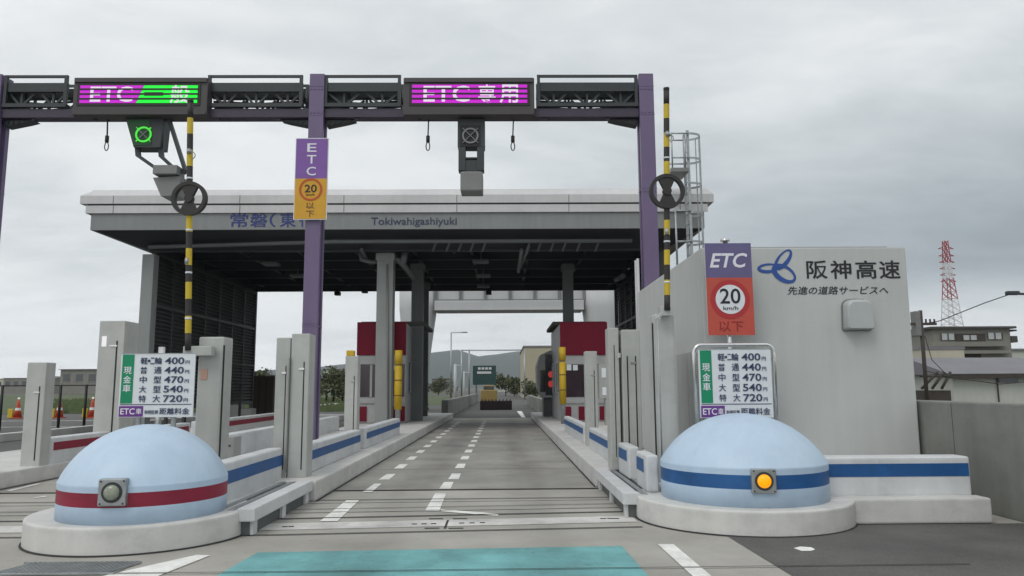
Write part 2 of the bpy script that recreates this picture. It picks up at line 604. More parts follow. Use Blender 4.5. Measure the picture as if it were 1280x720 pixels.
for (xa, xb, ya, yb_) in ((-2.19, -2.17, 9.05, 33), (1.19, 1.21, 10.13, 33), (-4.575, -4.55, 9.05, 33), (-6.68, -6.655, 8.4, 33)):
    m.face([(xa, ya, .009), (xb, ya, .009), (xb, yb_, .009), (xa, yb_, .009)])
m.face([(3.3, 7.28, .009), (4.66, 7.28, .009), (4.66, 7.3, .009), (3.3, 7.3, .009)])
struct('kerb_foot_lines', m, 'black line')  # thin dark strips along the foot of each kerb
# painted dashes
m = MB()


def gq(m, pts, z=.006, mi=0):
    m.face([G(x, y) + Vector((0, 0, z)) for x, y in pts], mi)


gq(m, [(400, 652), (422, 652), (449, 626), (433, 626)])
gq(m, [(531, 639.5), (549, 639.5), (558, 617), (544, 617)])
gq(m, [(453, 615.5), (465, 615.5), (477, 605), (468, 605)])
gq(m, [(549, 611.5), (563, 611.5), (567, 603), (555, 603)])
gq(m, [(550, 637), (552, 640), (622, 645.5), (624, 643)])
Y = 11.1
while Y < 30:
    for X in (-1.72, -0.72):
        m.face([(X - .075, Y, .006), (X + .075, Y, .006), (X + .07, Y + .72, .006), (X - .07, Y + .72, .006)])
    Y += 1.5
gq(m, [(822, 681), (842, 681), (905, 734), (880, 734)])
gq(m, [(115, 724), (190, 724), (263, 695), (245, 694.5)])
gq(m, [(992, 686), (1002, 689.5), (1014, 689.5), (1019, 687.5), (1014, 685), (1000, 684)])
gq(m, [(7, 614), (13, 614.5), (52, 605), (46, 605)])
gq(m, [(40, 623), (45, 623), (60, 621), (56, 620.5)])
gq(m, [(652, 514), (646, 514), (652, 522), (657, 522)])
struct('road_markings', m, 'white marking')
# drain grate, bottom left
g0 = G(85, 712)
m = MB()
m.box(g0.x - .42, g0.x + .42, g0.y - .17, g0.y + .17, .002, .006, 1)
for k in range(22):
    x = g0.x - .42 + .84 * (k + .5) / 22
    m.bar((x - .05, g0.y - .17, .012), (x + .05, g0.y + .17, .012), 0.016, 0.012)
m.bar((g0.x - .43, g0.y - .18, .012), (g0.x + .43, g0.y - .18, .012), .02, .012)
m.bar((g0.x - .43, g0.y + .18, .012), (g0.x + .43, g0.y + .18, .012), .02, .012)
single('drain_grate', m, ['galvanised', 'camera grey'], 'steel drain grate set in the pavement in front of the red striped dome', 'drain grate', (g0.x, g0.y, 0))

# ================================================================== kerb islands
m = MB()
# our left island (kerb along the lane, slab)
m.box(-4.55, -2.19, 9.05, 33.4, 0.002, .235, bev=.025)
m.box(-4.02, -2.52, 7.3, 9.045, 0.002, .215, bev=.02)
struct('kerb_island_left', m, 'kerb white')
m = MB()
m.box(1.21, 5.9 - 1.0, 10.13, 33.4, 0.002, .24, bev=.025)
m.box(1.66, 4.62, 7.32, 10.13, 0.002, .232, bev=.02)
struct('kerb_island_right', m, 'kerb white')
m = MB()
m.box(-9.0, -6.68, 8.4, 33.4, 0.002, .22, bev=.02)
struct('kerb_island_far', m, 'kerb white')


# steel covers over the cable channel beside each dome
def channel(x0, x1, ya, yb, label):
    t = thing('channel_cover', label, 'channel cover', ((x0 + x1) / 2, (ya + yb) / 2, 0), 'steel channel covers beside the lane')
    s = 1 if x1 > 0 else -1
    inner = x0 if s > 0 else x1
    MB().box(inner, inner + s * .16, ya, yb, .13, .248, bev=.012).build('cover', 'barrier white', t)
    MB().box(inner + s * .20, inner + s * .26, ya + .05, yb, .19, .235, bev=.006).build('rail', 'galvanised', t)
    MB().box(inner + s * .31, inner + s * .37, ya + .15, yb, .19, .235, bev=.006).build('rail', 'galvanised', t)
    for k, yy in enumerate((ya + .12, (ya + yb) / 2, yb - .12)):
        MB().box(inner + s * .03, inner + s * .43, yy - .06, yy + .06, 0, .129, bev=.005).build('foot', 'barrier white', t)
    MB().box(inner + s * .06, inner + s * .36, ya + .05, yb - .02, .002, .17).build('dark_gap_fill', 'column dark', t)  # dark box added to darken the shaded gap under the cover
    return t


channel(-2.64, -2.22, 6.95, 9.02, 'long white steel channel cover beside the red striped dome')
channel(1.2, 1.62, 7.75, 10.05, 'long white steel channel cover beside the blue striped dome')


# ================================================================== domes
def dome(cx, cy, rp, rd, ztop, zsh, st0, st1, stripe, lamp_px, lit, label, dxy=(0, 0)):
    t = thing('crash_dome', label, 'island dome', (cx, cy, 0), 'round domes at the island noses')
    zp = .222
    MB().lathe((cx, cy, 0), [(rp, 0), (rp, .01), (rp, zp - .03), (rp, zp - .016), (rp - .005, zp - .005), (rp - .016, zp), (rp - .03, zp + .0003), (rd + .03, zp + .002), (rd - .05, zp + .002)], 0, seg=96).build(
        'plinth', 'kerb white', t)
    jr = MB()
    jr.lathe((cx, cy, 0), [(rp - .01, .003), (rp - .01, .0125), (rp + .016, .0115), (rp + .018, .003)], 0, seg=96, capb=False)
    jr.build('base_joint', 'black line', t)
    cx, cy = cx + dxy[0], cy + dxy[1]
    pr = [(rd, zp - .01), (rd, st0), (rd, st1), (rd, zsh - .02)]
    mis = [1, 2, 1]
    n = 16
    R0 = rd - .004
    pr += [(rd, zsh - .004), (R0, zsh)]
    mis += [1, 1]
    hc = ztop - zsh
    RS = (R0 * R0 + hc * hc) / (2 * hc)
    am = math.asin(min(1, R0 / RS)) if hc < R0 else math.pi / 2
    for k in [.03] + list(range(1, n + 1)):
        a = am * (1 - k / n)
        pr.append((RS * math.sin(a) if k < n else 0, ztop - RS + RS * math.cos(a)))
        mis.append(0)
    kc = [i for i, q_ in enumerate(pr) if q_[1] == zsh][-1]
    dm = MB()
    dm.lathe((cx, cy, 0), pr[:kc + 1], mis[:kc], seg=96)
    dm.lathe((cx, cy, 0), pr[kc:], mis[kc:], seg=96, capb=False)
    dm.build('dome', ['dome blue', 'dome skirt', stripe], t)
    # lamp on the stripe
    r = ray(lamp_px[0], lamp_px[1])
    # intersect with cylinder
    a = r.x ** 2 + r.y ** 2
    b = -2 * (r.x * cx + r.y * cy)
    c = cx * cx + cy * cy - rd * rd
    tt = (-b - math.sqrt(b * b - 4 * a * c)) / (2 * a)
    p = Vector((0, 0, H)) + r * tt
    ang = math.atan2(p.y - cy, p.x - cx)
    fr = MB()
    fr.box(-.108, .108, -.035, .03, -.108, .108, bev=.01)
    fr.disc((0, -.037, 0), .082, 32, .01, 1)
    for sx in (-1, 1):
        for sz in (-1, 1): fr.disc((sx * .088, -.038, sz * .088), .008, 8, .004, 1)
    M = Matrix.Translation(p) @ Matrix.Rotation(ang + math.pi / 2, 4, 'Z')
    bmesh.ops.transform(fr.bm, matrix=M, verts=fr.bm.verts)
    f = fr.build('warning_lamp', ['galvanised', 'dark steel'], t)
    ln = MB()
    ln.disc((0, -.046, 0), .060, 32, .012, 0)
    bmesh.ops.create_uvsphere(ln.bm, u_segments=24, v_segments=12, radius=1,
                              matrix=Matrix.Translation((0, -.046, 0)) @ Matrix.Diagonal((.055, .026, .055, 1)))
    bmesh.ops.transform(ln.bm, matrix=M, verts=ln.bm.verts)
    ln.build('lens', 'amber lamp' if lit else 'lens clear', f, smooth=True)
    return t


dome(-3.28, 7.11, .93, .69, .995, .535, .36, .475, 'stripe red', (142, 615), False,
     'pale blue dome with red stripe and unlit lamp on white round plinth', (.07, -.15))
dome(2.39, 7.76, 1.05, .803, 1.035, .575, .385, .51, 'stripe blue', (954, 601), True,
     'pale blue dome with blue stripe and lit amber lamp on white round plinth', (0, -.09))


# ================================================================== barrier walls
def bwall(x0, x1, y0, y1, z0, z1, stripe, face, label, group, st=(.36, .49), inset=.12):
    t = thing('barrier_wall', label, 'barrier wall', ((x0 + x1) / 2, (y0 + y1) / 2, z0), group)
    MB().box(x0, x1, y0, y1, z0, z1, bev=.03, seg=3).build('wall', 'barrier white', t)
    s = MB()
    if 'e' in face: s.box(x1 + .0005, x1 + .004, y0 + inset, y1 - inset * .3, st[0], st[1])
    if 'w' in face: s.box(x0 - .004, x0 - .0005, y0 + inset, y1 - inset * .3, st[0], st[1])
    if 's' in face: s.box(x0 + .0, x1 - .02, y0 - .004, y0 - .0005, st[0], st[1])
    s.build('stripe', stripe, t)
    return t


GB = 'low white barrier walls beside the toll lane'
bwall(-2.86, -2.68, 7.25, 9.35, .2, .6, 'stripe blue', 'e', 'low white wall with blue stripe running back from the red striped dome', GB, (.39, .515), .02)
bwall(-2.65, -2.47, 9.72, 13.3, .23, .6, 'stripe blue', 'e', 'blue striped low wall between the twin grey posts and the orange capped post', GB, (.40, .515))
bwall(-2.65, -2.47, 13.75, 18.3, .23, .6, 'stripe blue', 'e', 'blue striped low wall beyond the orange capped post', GB, (.40, .515))
bwall(-4.52, -4.28, 9.3, 20.0, .21, .6, 'stripe red', 'w', 'plain backed low wall seen behind the twin grey posts', GB)
bwall(1.48, 1.61, 7.95, 8.55, .22, .60, 'stripe blue', 'w', 'short white wall block touching the blue striped dome', GB, (.41, .545), .14)
bwall(1.48, 1.61, 9.05, 9.85, .22, .60, 'stripe blue', 'w', 'second short white wall block, before the tall grey sensor cabinet', GB, (.42, .545), .14)
bwall(1.52, 1.66, 10.5, 13.5, .23, .6, 'stripe blue', 'w', 'blue striped low wall between the sensor cabinet and the lone grey post', GB, (.42, .53), .16)
bwall(1.52, 1.66, 14.4, 19.0, .23, .6, 'stripe blue', 'w', 'blue striped low wall beyond the lone grey post', GB, (.42, .53), .16)
bwall(3.0, 4.6, 7.52, 7.78, .22, .605, 'stripe blue', 's', 'long blue striped wall facing the camera in front of the grey building', GB, (.415, .54))
bwall(-7.0, -6.76, 8.2, 10.35, .2, .6, 'stripe red', 'e', 'red striped low wall before the slim grey post', GB, (.41, .53), .02)
bwall(-7.0, -6.76, 11.3, 16.6, .2, .6, 'stripe red', 'e', 'red striped low wall behind the red striped dome', GB, (.41, .53), .3)
bwall(-7.0, -6.76, 17.2, 24.0, .2, .6, 'stripe red', 'e', 'red striped low wall below the louvred screen', GB, (.41, .53), .3)


# ================================================================== gantry
YG = 13.5
XL, XM, XR = -9.35, -3.42, 2.69
ZB, ZT = 6.30, 7.09
t = thing('overhead_gantry', 'dark truss gantry on purple columns spanning the toll lanes', 'gantry', ((XM + XR) / 2, YG, 0))
for X in (XL, XM, XR):
    c = MB()
    c.box(X - .135, X + .135, YG - .16, YG - .06, .2, 7.1, bev=.006)
    c.box(X - .06, X + .06, YG - .06, YG + .08, .2, 7.09)
    c.box(X - .135, X + .135, YG + .08, YG + .18, .2, 7.1, bev=.006)
    for z in (6.85, 6.3, 4.9, 2.4):
        c.box(X - .138, X + .138, YG - .165, YG + .185, z, z + .018)
    for z in (6.80, 6.35, 4.85, 2.45):
        for dx in (-.1, -.035, .035, .1): c.box(X + dx - .012, X + dx + .012, YG - .172, YG - .16, z - .012, z + .012)
    c.box(X - .3, X + .3, YG - .32, YG + .32, .2, .26)
    col = c.build('column', 'purple steel', t)
px = lambda x: P(x, 120, YG).x
b = MB()
for (u, v) in ((XL + .14, XM - .14), (XM + .14, XR - .14)):
    b.box(u, v, YG - .1, YG + .14, ZB - .02, ZB + .15, bev=.008)
    for k in range(5):
        xx = u + (v - u) * (k + .5) / 5
        b.box(xx - .03, xx + .03, YG - .06, YG + .0, ZB - .06, ZB - .02)
b.build('bottom_beam', 'purple dark', t)


def truss(x0, x1, seed):
    rnd = random.Random(seed)
    m = MB()
    for yy in (YG - .1, YG + .34):
        m.bar((x0, yy, 7.07), (x1, yy, 7.07), .03, .05)
        m.bar((x0, yy, 6.51), (x1, yy, 6.51), .07, .07)
        m.box(x0, x1, yy + .0, yy + .05, 6.78 if yy < YG else 6.80, 6.95 if yy < YG else 6.92)
        for xx in (x0 + .03, x1 - .03):
            m.bar((xx, yy, 6.48), (xx, yy, 7.09), .055)
    m.box(x0, x1, YG + .1, YG + .2, 6.74, 6.92)
    n = max(2, round((x1 - x0) / .62))
    for k in range(n):
        a = x0 + (x1 - x0) * k / n
        bb = x0 + (x1 - x0) * (k + 1) / n
        mid = (a + bb) / 2
        for yy in (YG - .02, YG + .36):
            m.bar((a + .05, yy, 6.78), (mid, yy, 6.52), .04)
            m.bar((mid, yy, 6.52), (bb - .05, yy, 6.78), .04)
            m.bar((mid, yy, 6.50), (mid, yy, 6.82), .04)
        m.bar((bb, YG - .08, 6.52), (bb, YG + .34, 6.52), .035)
        m.bar((bb, YG + .33, 6.5), (bb, YG + .33, 7.07), .045)
    # cable tray and conduit bundle inside
    m.tube([(x0, YG + .2, 6.70), ((x0 + x1) / 2, YG + .22, 6.66), (x1, YG + .2, 6.71)], .022, seg=6)
    m.tube([(x0, YG + .26, 6.60), ((x0 + x1) / 2, YG + .27, 6.56), (x1, YG + .26, 6.62)], .018, seg=6)
    return m


for k, (u, v) in enumerate(((XL + .16, px(88)), (px(262), px(380)), (px(407), px(502)), (px(671), px(796)))):
    truss(u, v, k).build('truss', 'dark steel', t)
gs = MB()
for (u, v, s) in ((XL + .14, px(28), 1), (px(406.5), px(434), 1), (px(769), px(797), -1)):
    gs.box(u, v, YG + .06, YG + .09, 6.50, 6.95)
each(gs, 'gusset_plate', 'dark steel', t)
for (cx_, s) in ((XL + .14, 1), (XM - .14, -1), (XM + .14, 1), (XR - .14, -1)):
    gs = MB()
    gs.prism([(cx_, YG + .0, ZB - .03), (cx_ + s * .55, YG + .0, ZB - .03), (cx_ + s * .4, YG, ZB - .07), (cx_ + s * .02, YG, ZB - .15)], (0, .2, 0))
    for k in range(4): gs.box(cx_ + s * (.04 + .1 * k), cx_ + s * (.08 + .1 * k), YG - .02, YG, ZB - .12 + .012 * k, ZB - .06)
    gs.build('haunch', 'dark steel', t)


def led(x0, x1, y0, y1, dx0, dx1, dy0, dy1, kind, label):
    X0, X1, Z0, Z1 = R(x0, x1, y0, y1, YG - .25)
    cx = (X0 + X1) / 2
    t = thing('led_sign', label, 'LED sign', (cx, YG - .1, Z0), 'LED lane signs on the gantry')
    h = MB()
    h.box(X0, X1, YG - .24, YG + .0, Z0, Z1, bev=.012)
    fw = .09
    h.box(X0 + .02, X1 - .02, YG - .27, YG - .24, Z1 - .09, Z1 - .01)
    h.box(X0 + .02, X1 - .02, YG - .27, YG - .24, Z0 + .01, Z0 + .06)
    h.build('housing', 'sign housing', t)
    D0, D1, E0, E1 = R(dx0, dx1, dy0, dy1, YG - .25)
    m = MB()
    m.box(D0 - .05, D1 + .05, YG - .252, YG - .243, E0 - .03, E1 + .03, 0)
    n = 4
    hh = (E1 - E0) / n
    split = D0 + (D1 - D0) * .5
    for k in range(n):
        za = E0 + hh * k + hh * .2
        zb = E0 + hh * (k + 1) - hh * .16
        if kind == 'split':
            s0, s1 = split + (k - 1.5) * .035, split + (k - .5) * .035
            m.prism([(D0, YG - .253, za), (s0, YG - .253, za), (s1, YG - .253, zb), (D0, YG - .253, zb)], (0, -.005, 0), 1)
            m.prism([(s0 + .01, YG - .253, za), (D1, YG - .253, za), (D1, YG - .253, zb), (s1 + .01, YG - .253, zb)], (0, -.005, 0), 2)
        else:
            m.box(D0, D1, YG - .258, YG - .253, za, zb, 1)
    W = D1 - D0
    zc = (E0 + E1) / 2
    yt = YG - .262
    th = .006
    if kind == 'split':
        m.text('ETC', D0 + W * .27, zc, yt, .2, 3, width=W * .36, height=(E1 - E0) * .8, bold=.012, th=th)
        m.text('一', D0 + W * .63, zc, YG - .269, .3, 4, width=W * .16, height=hh * .75, th=.004)
        m.text('般', D0 + W * .85, zc, yt, .3, 3, width=W * .16, height=(E1 - E0) * .94, bold=.01, th=th)
    else:
        m.text('ETC', D0 + W * .30, zc, yt, .2, 3, width=W * .40, height=(E1 - E0) * .8, bold=.012, th=th)
        m.text('専', D0 + W * .65, zc, yt, .3, 3, width=W * .15, height=(E1 - E0) * .92, bold=.008, th=th)
        m.text('用', D0 + W * .84, zc, yt, .3, 3, width=W * .16, height=(E1 - E0) * .92, bold=.012, th=th)
    for k in range(1, n):
        z = E0 + hh * k + hh * .04
        m.box(D0 - .01, D1 + .01, YG - .268, YG - .2665, z - hh * .17, z + hh * .17, 0)
    m.build('display', ['black', 'led magenta', 'led green', 'led white', 'black'], t)
    return t


led(91, 259, 97, 144, 100, 247, 106, 130, 'split', 'LED lane sign half magenta half green on the gantry')
led(504, 668, 97, 144, 515, 659, 105, 130, 'mag', 'all magenta LED lane sign on the gantry over the lane')

# signal with swung arm (left)
t = thing('lane_signal', 'lane signal with glowing green ring on a bent bracket under the gantry', 'lane signal', P(185, 150, YG), 'lane signals hanging from the gantry')
Y = YG - .1
X0, X1, Z0, Z1 = R(157, 204, 148, 185, Y)
h = MB()
a, b, c, d = P(157, 148, Y), P(204, 148, Y), P(200, 184, Y), P(167, 184, Y)
h.prism([a, b, c, d], (0, .32, 0), 0)
a, b, c, d = P(159, 150, Y), P(187, 150, Y), P(189, 181, Y), P(168, 182, Y)
h.prism([a + Vector((0, -.012, 0)), b + Vector((0, -.012, 0)), c + Vector((0, -.012, 0)), d + Vector((0, -.012, 0))], (0, .01, 0), 1)
h.build('housing', ['dark steel', 'signal face'], t)
p = P(180, 168.5, Y)
s = MB()
s.disc((p.x, Y - .03, p.z), .148, 36, .015, 0, r_in=.118)
for sg in (1, -1): s.bar((p.x - .075, Y - .022, p.z - .075 * sg), (p.x + .075, Y - .022, p.z + .075 * sg), .03, .012, 1)
for k in range(4):
    aa = math.pi / 4 + k * math.pi / 2
    s.bar((p.x + .15 * math.cos(aa), Y - .022, p.z + .15 * math.sin(aa)), (p.x + .185 * math.cos(aa), Y - .022, p.z + .185 * math.sin(aa)), .025, .012)
s.build('ring_light', ['signal green', 'signal dull'], t)
br = MB()
for pts in ([(172, 184), (173, 195), (193, 209), (212, 213)], [(201, 184), (202, 196), (215, 208), (232, 216)], [(211, 148), (232, 214)],
            [(203, 150), (202, 185)]):
    q = [P(x, y, Y + .1) for x, y in pts]
    for a, b in zip(q, q[1:]): br.bar(a, b, .085, .06)
br.build('bracket', 'dark steel', t)
cb = MB()
X0, X1, Z0, Z1 = R(194, 224, 208, 219, Y)
cb.box(X0, X1, Y - .1, Y + .25, Z0, Z1, bev=.01)
a, b, c, d = P(191, 222, Y), P(226, 220, Y), P(222, 244, Y), P(201, 245, Y)
cb.prism([a, b, c, d], (0, .4, 0))
cb.build('camera_housing', 'camera grey', t)

# signal straight (right)
t = thing('lane_signal', 'unlit lane signal with crossed ring hanging straight above the lane', 'lane signal', P(589, 150, YG), 'lane signals hanging from the gantry')
h = MB()
pts = [P(571, 148, Y), P(606, 148, Y), P(605.5, 180, Y), P(606, 213, Y), P(600, 214, Y), P(577, 213, Y), P(573, 207, Y), P(572, 180, Y)]
# frame with see-through window
X0, X1, Z0, Z1 = R(572, 606, 148, 183, Y)
h.box(X0, X1, Y, Y + .3, Z0, Z1, bev=.008)
A0, A1, B0, B1 = R(573, 605, 183, 213, Y)
h.box(A0, A0 + .13, Y, Y + .22, B0, B1, bev=.005)
h.box(A1 - .13, A1, Y, Y + .22, B0, B1, bev=.005)
_, _, c0, c1 = R(573, 605, 197, 213, Y)
h.box(A0 + .13, A1 - .13, Y + .02, Y + .2, c0, c1 - .04)
h.box(A0 + .13, A1 - .13, Y + .02, Y + .2, c1 - .01, c1 + .015)
h.build('housing', 'dark steel', t)
p = P(588, 170, Y)
s = MB()
s.box(p.x - .19, p.x + .19, Y - .008, Y - .002, p.z - .2, p.z + .2, 1)
s.disc((p.x, Y - .03, p.z), .15, 36, .015, 0, r_in=.12)
for sg in (1, -1): s.bar((p.x - .14, Y - .022, p.z - .14 * sg), (p.x + .14, Y - .022, p.z + .14 * sg), .03, .012, 0)
s.build('ring_light', ['signal dull', 'black'], t)
cb = MB()
X0, X1, Z0, Z1 = R(575.5, 603.5, 215, 239, Y)
cb.box(X0, X1, Y - .05, Y + .4, Z0, Z1, bev=.025)
cb.box(X0 + .04, X1 - .04, Y + .03, Y + .2, Z1, Z1 + .05)
cb.build('camera_housing', 'camera grey', t)

for (x, y1_, lab) in ((134, 186, 'black cable with hook hanging beside the green ringed signal'),
                      (535, 187, 'black cable with hook hanging left of the unlit signal'),
                      (641, 185, 'black cable with hook hanging right of the unlit signal')):
    m = MB()
    a = P(x, 148, YG)
    b = P(x, 170, YG)
    m.tube([a + Vector((.06, 0, 0)), a + Vector((.01, 0, -.06)), b], .014, seg=6)
    m.tube([b, b + Vector((0, 0, -.12))], .035, seg=8)
    c = b + Vector((0, 0, -.20))
    m.tube([c + Vector((.035 * math.cos(k), 0, .08 * math.sin(k))) for k in [2 * math.pi * i / 12 for i in range(12)]] + [c + Vector((.035, 0, 0))], .010, seg=6)
    single('hanging_cable', m, 'rubber black', lab, 'cable', tuple(a), 'cables hanging from the gantry')


# sign on the middle column
YS = YG - .2
X0, X1, Z0, Z1 = R(368.5, 410, 173, 275, YS)
t = thing('lane_speed_sign', 'violet over orange 20 speed sign clamped on the middle purple column', 'sign', ((X0 + X1) / 2, YS, Z0))
m = MB()
m.box(X0, X1, YS - .02, YS, Z0, Z1, 0, bev=.004)
W, Hh = X1 - X0, Z1 - Z0
zs = Z1 - Hh * .5
m.box(X0 + .015, X1 - .015, YS - .026, YS - .0205, zs, Z1 - .015, 1)
m.box(X0 + .015, X1 - .015, YS - .026, YS - .0205, Z0 + .015, zs, 2)
cx = (X0 + X1) / 2
for k, ch in enumerate('ETC'):
    m.text(ch, cx, Z1 - Hh * (.12 + .145 * k), YS - .028, .2, 3, width=W * .28, height=Hh * .105, bold=.008)
zc = Z1 - Hh * .635
m.disc((cx, YS - .032, zc), W * .35, 40, .005, 4, r_in=W * .285)
m.text('20', cx, zc + .02, YS - .030, .2, 5, width=W * .36, height=Hh * .095, bold=.01)
m.text('km/h', cx, zc - Hh * .062, YS - .030, .05, 5, width=W * .26, bold=.005)
m.text('以', cx, Z1 - Hh * .83, YS - .028, .1, 6, width=W * .25, height=Hh * .075, bold=.01)
m.text('下', cx, Z1 - Hh * .93, YS - .028, .1, 6, width=W * .25, height=Hh * .075, bold=.01)
m.build('panel', ['sign white', 'bright violet', 'sign orange', 'ink white', 'ink orange red', 'ink black', 'ink brown'], t)
m = MB()
for z in (Z0 + .3, Z1 - .3): m.box(XM - .2, XM + .2, YS, YS + .045, z - .02, z + .02)
each(m, 'clamp', 'galvanised', t)


# ================================================================== lane barriers with striped arm
def barrier(xpx, ytop, ydisc, ybot, Y, cab, side, label, lead=0.0):
    top, dc, bot = P(xpx - 3 * side * 0, ytop, Y), P(xpx, ydisc, Y), P(xpx + (1 if side > 0 else -3), ybot, Y)
    t = thing('lane_barrier', label, 'boom barrier', (cab[0] / 2 + cab[1] / 2, cab[2], .22), 'raised striped boom barriers')
    cb = MB()
    cb.box(cab[0], cab[1], cab[2], cab[2] + .3, .22, cab[3], bev=.02)
    cb.box(cab[0] + .03, cab[1] - .03, cab[2] - .004, cab[2] - .001, .5, cab[3] - .35)
    cb.box((cab[0] if side > 0 else cab[1]) - .006, (cab[0] if side > 0 else cab[1]) + .006, cab[2] - .006, cab[2] + .02, .45, cab[3] - .1, 1)
    cb.build('cabinet', ['post grey', 'black'], t)
    if side < 0:
        st_ = MB()
        st_.box(cab[0] + .04, cab[0] + .12, cab[2] - .012, cab[2] - .0085, cab[3] - .5, cab[3] - .38)
        st_.build('sticker', 'sticker', t)
    ax = bot
    d = (top - bot)
    m = MB()
    n = 15
    for k in range(n):
        a, b = k / n, (k + 1) / n
        pa, pb = bot + d * a, bot + d * b
        mi = 1 if k % 2 == 0 else 0
        r = .035
        m.tube([pa, pb], r, mi, seg=12, cap=(k in (0, n - 1)))
    m.tube([top, top + Vector((0, 0, .03))], .037, 1, seg=12)
    for f_ in (.12, .30, .47, .68): m.tube([bot + d * f_, bot + d * (f_ + .007)], .038, 2, seg=12)
    arm = m.build('arm', ['yellow', 'rubber black', 'sign white'], t)
    w = MB()
    rr = 0.205
    w.disc((dc.x, Y - .06, dc.z), rr, 44, .07, 0, r_in=rr * .80)
    for s in (1, -1):
        w.prism([(dc.x - .11, Y - .05, dc.z + s * rr * .84), (dc.x + .11, Y - .05, dc.z + s * rr * .84), (dc.x + .03, Y - .05, dc.z), (dc.x - .03, Y - .05, dc.z)], (0, .05, 0))
    w.disc((dc.x, Y - .065, dc.z), .05, 20, .07, 0)
    w.build('round_guard', 'rubber black', arm)
    k = bot + d * .80
    cl = MB()
    cl.tube([k + Vector((-.002, -.02, 0)), k + Vector((.012, -.045, -.05))], .028, seg=10)
    lp = [k + Vector((.04 + .035 * math.sin(a), -.02, -.02 - .10 * a / math.pi)) for a in [math.pi * i / 8 for i in range(9)]]
    cl.tube(lp, .006, seg=6)
    cl.tube([bot + d * .36 + Vector((-.01, -.03, 0)), bot + d * .36 + Vector((-.01, -.03, -.07))], .022, seg=10)
    each(cl, 'clip', 'galvanised', arm)
    hg = MB()
    hx = (cab[0] + cab[1]) / 2
    hg.box(min(bot.x, hx) - .06, max(bot.x, hx) + .06, Y + .0, Y + .12, bot.z - .06, bot.z + .05, bev=.01)
    hg.build('hinge_arm', 'post grey', t)
    return t


bL = P(245, 421, 8.9)
barrier(238, 128, 249, 438, 8.75, (P(246, 480, 8.9).x, P(278, 480, 8.9).x, 8.9, P(260, 421, 8.9).z), -1,
        'black and yellow raised boom with ring guard on post behind the red striped dome')
barrier(833, 113, 240, 388, 8.55, (P(820, 480, 8.6).x, P(848, 480, 8.6).x, 8.7, P(833, 392, 8.6).z), 1,
        'black and yellow raised boom with ring guard in front of the grey building')


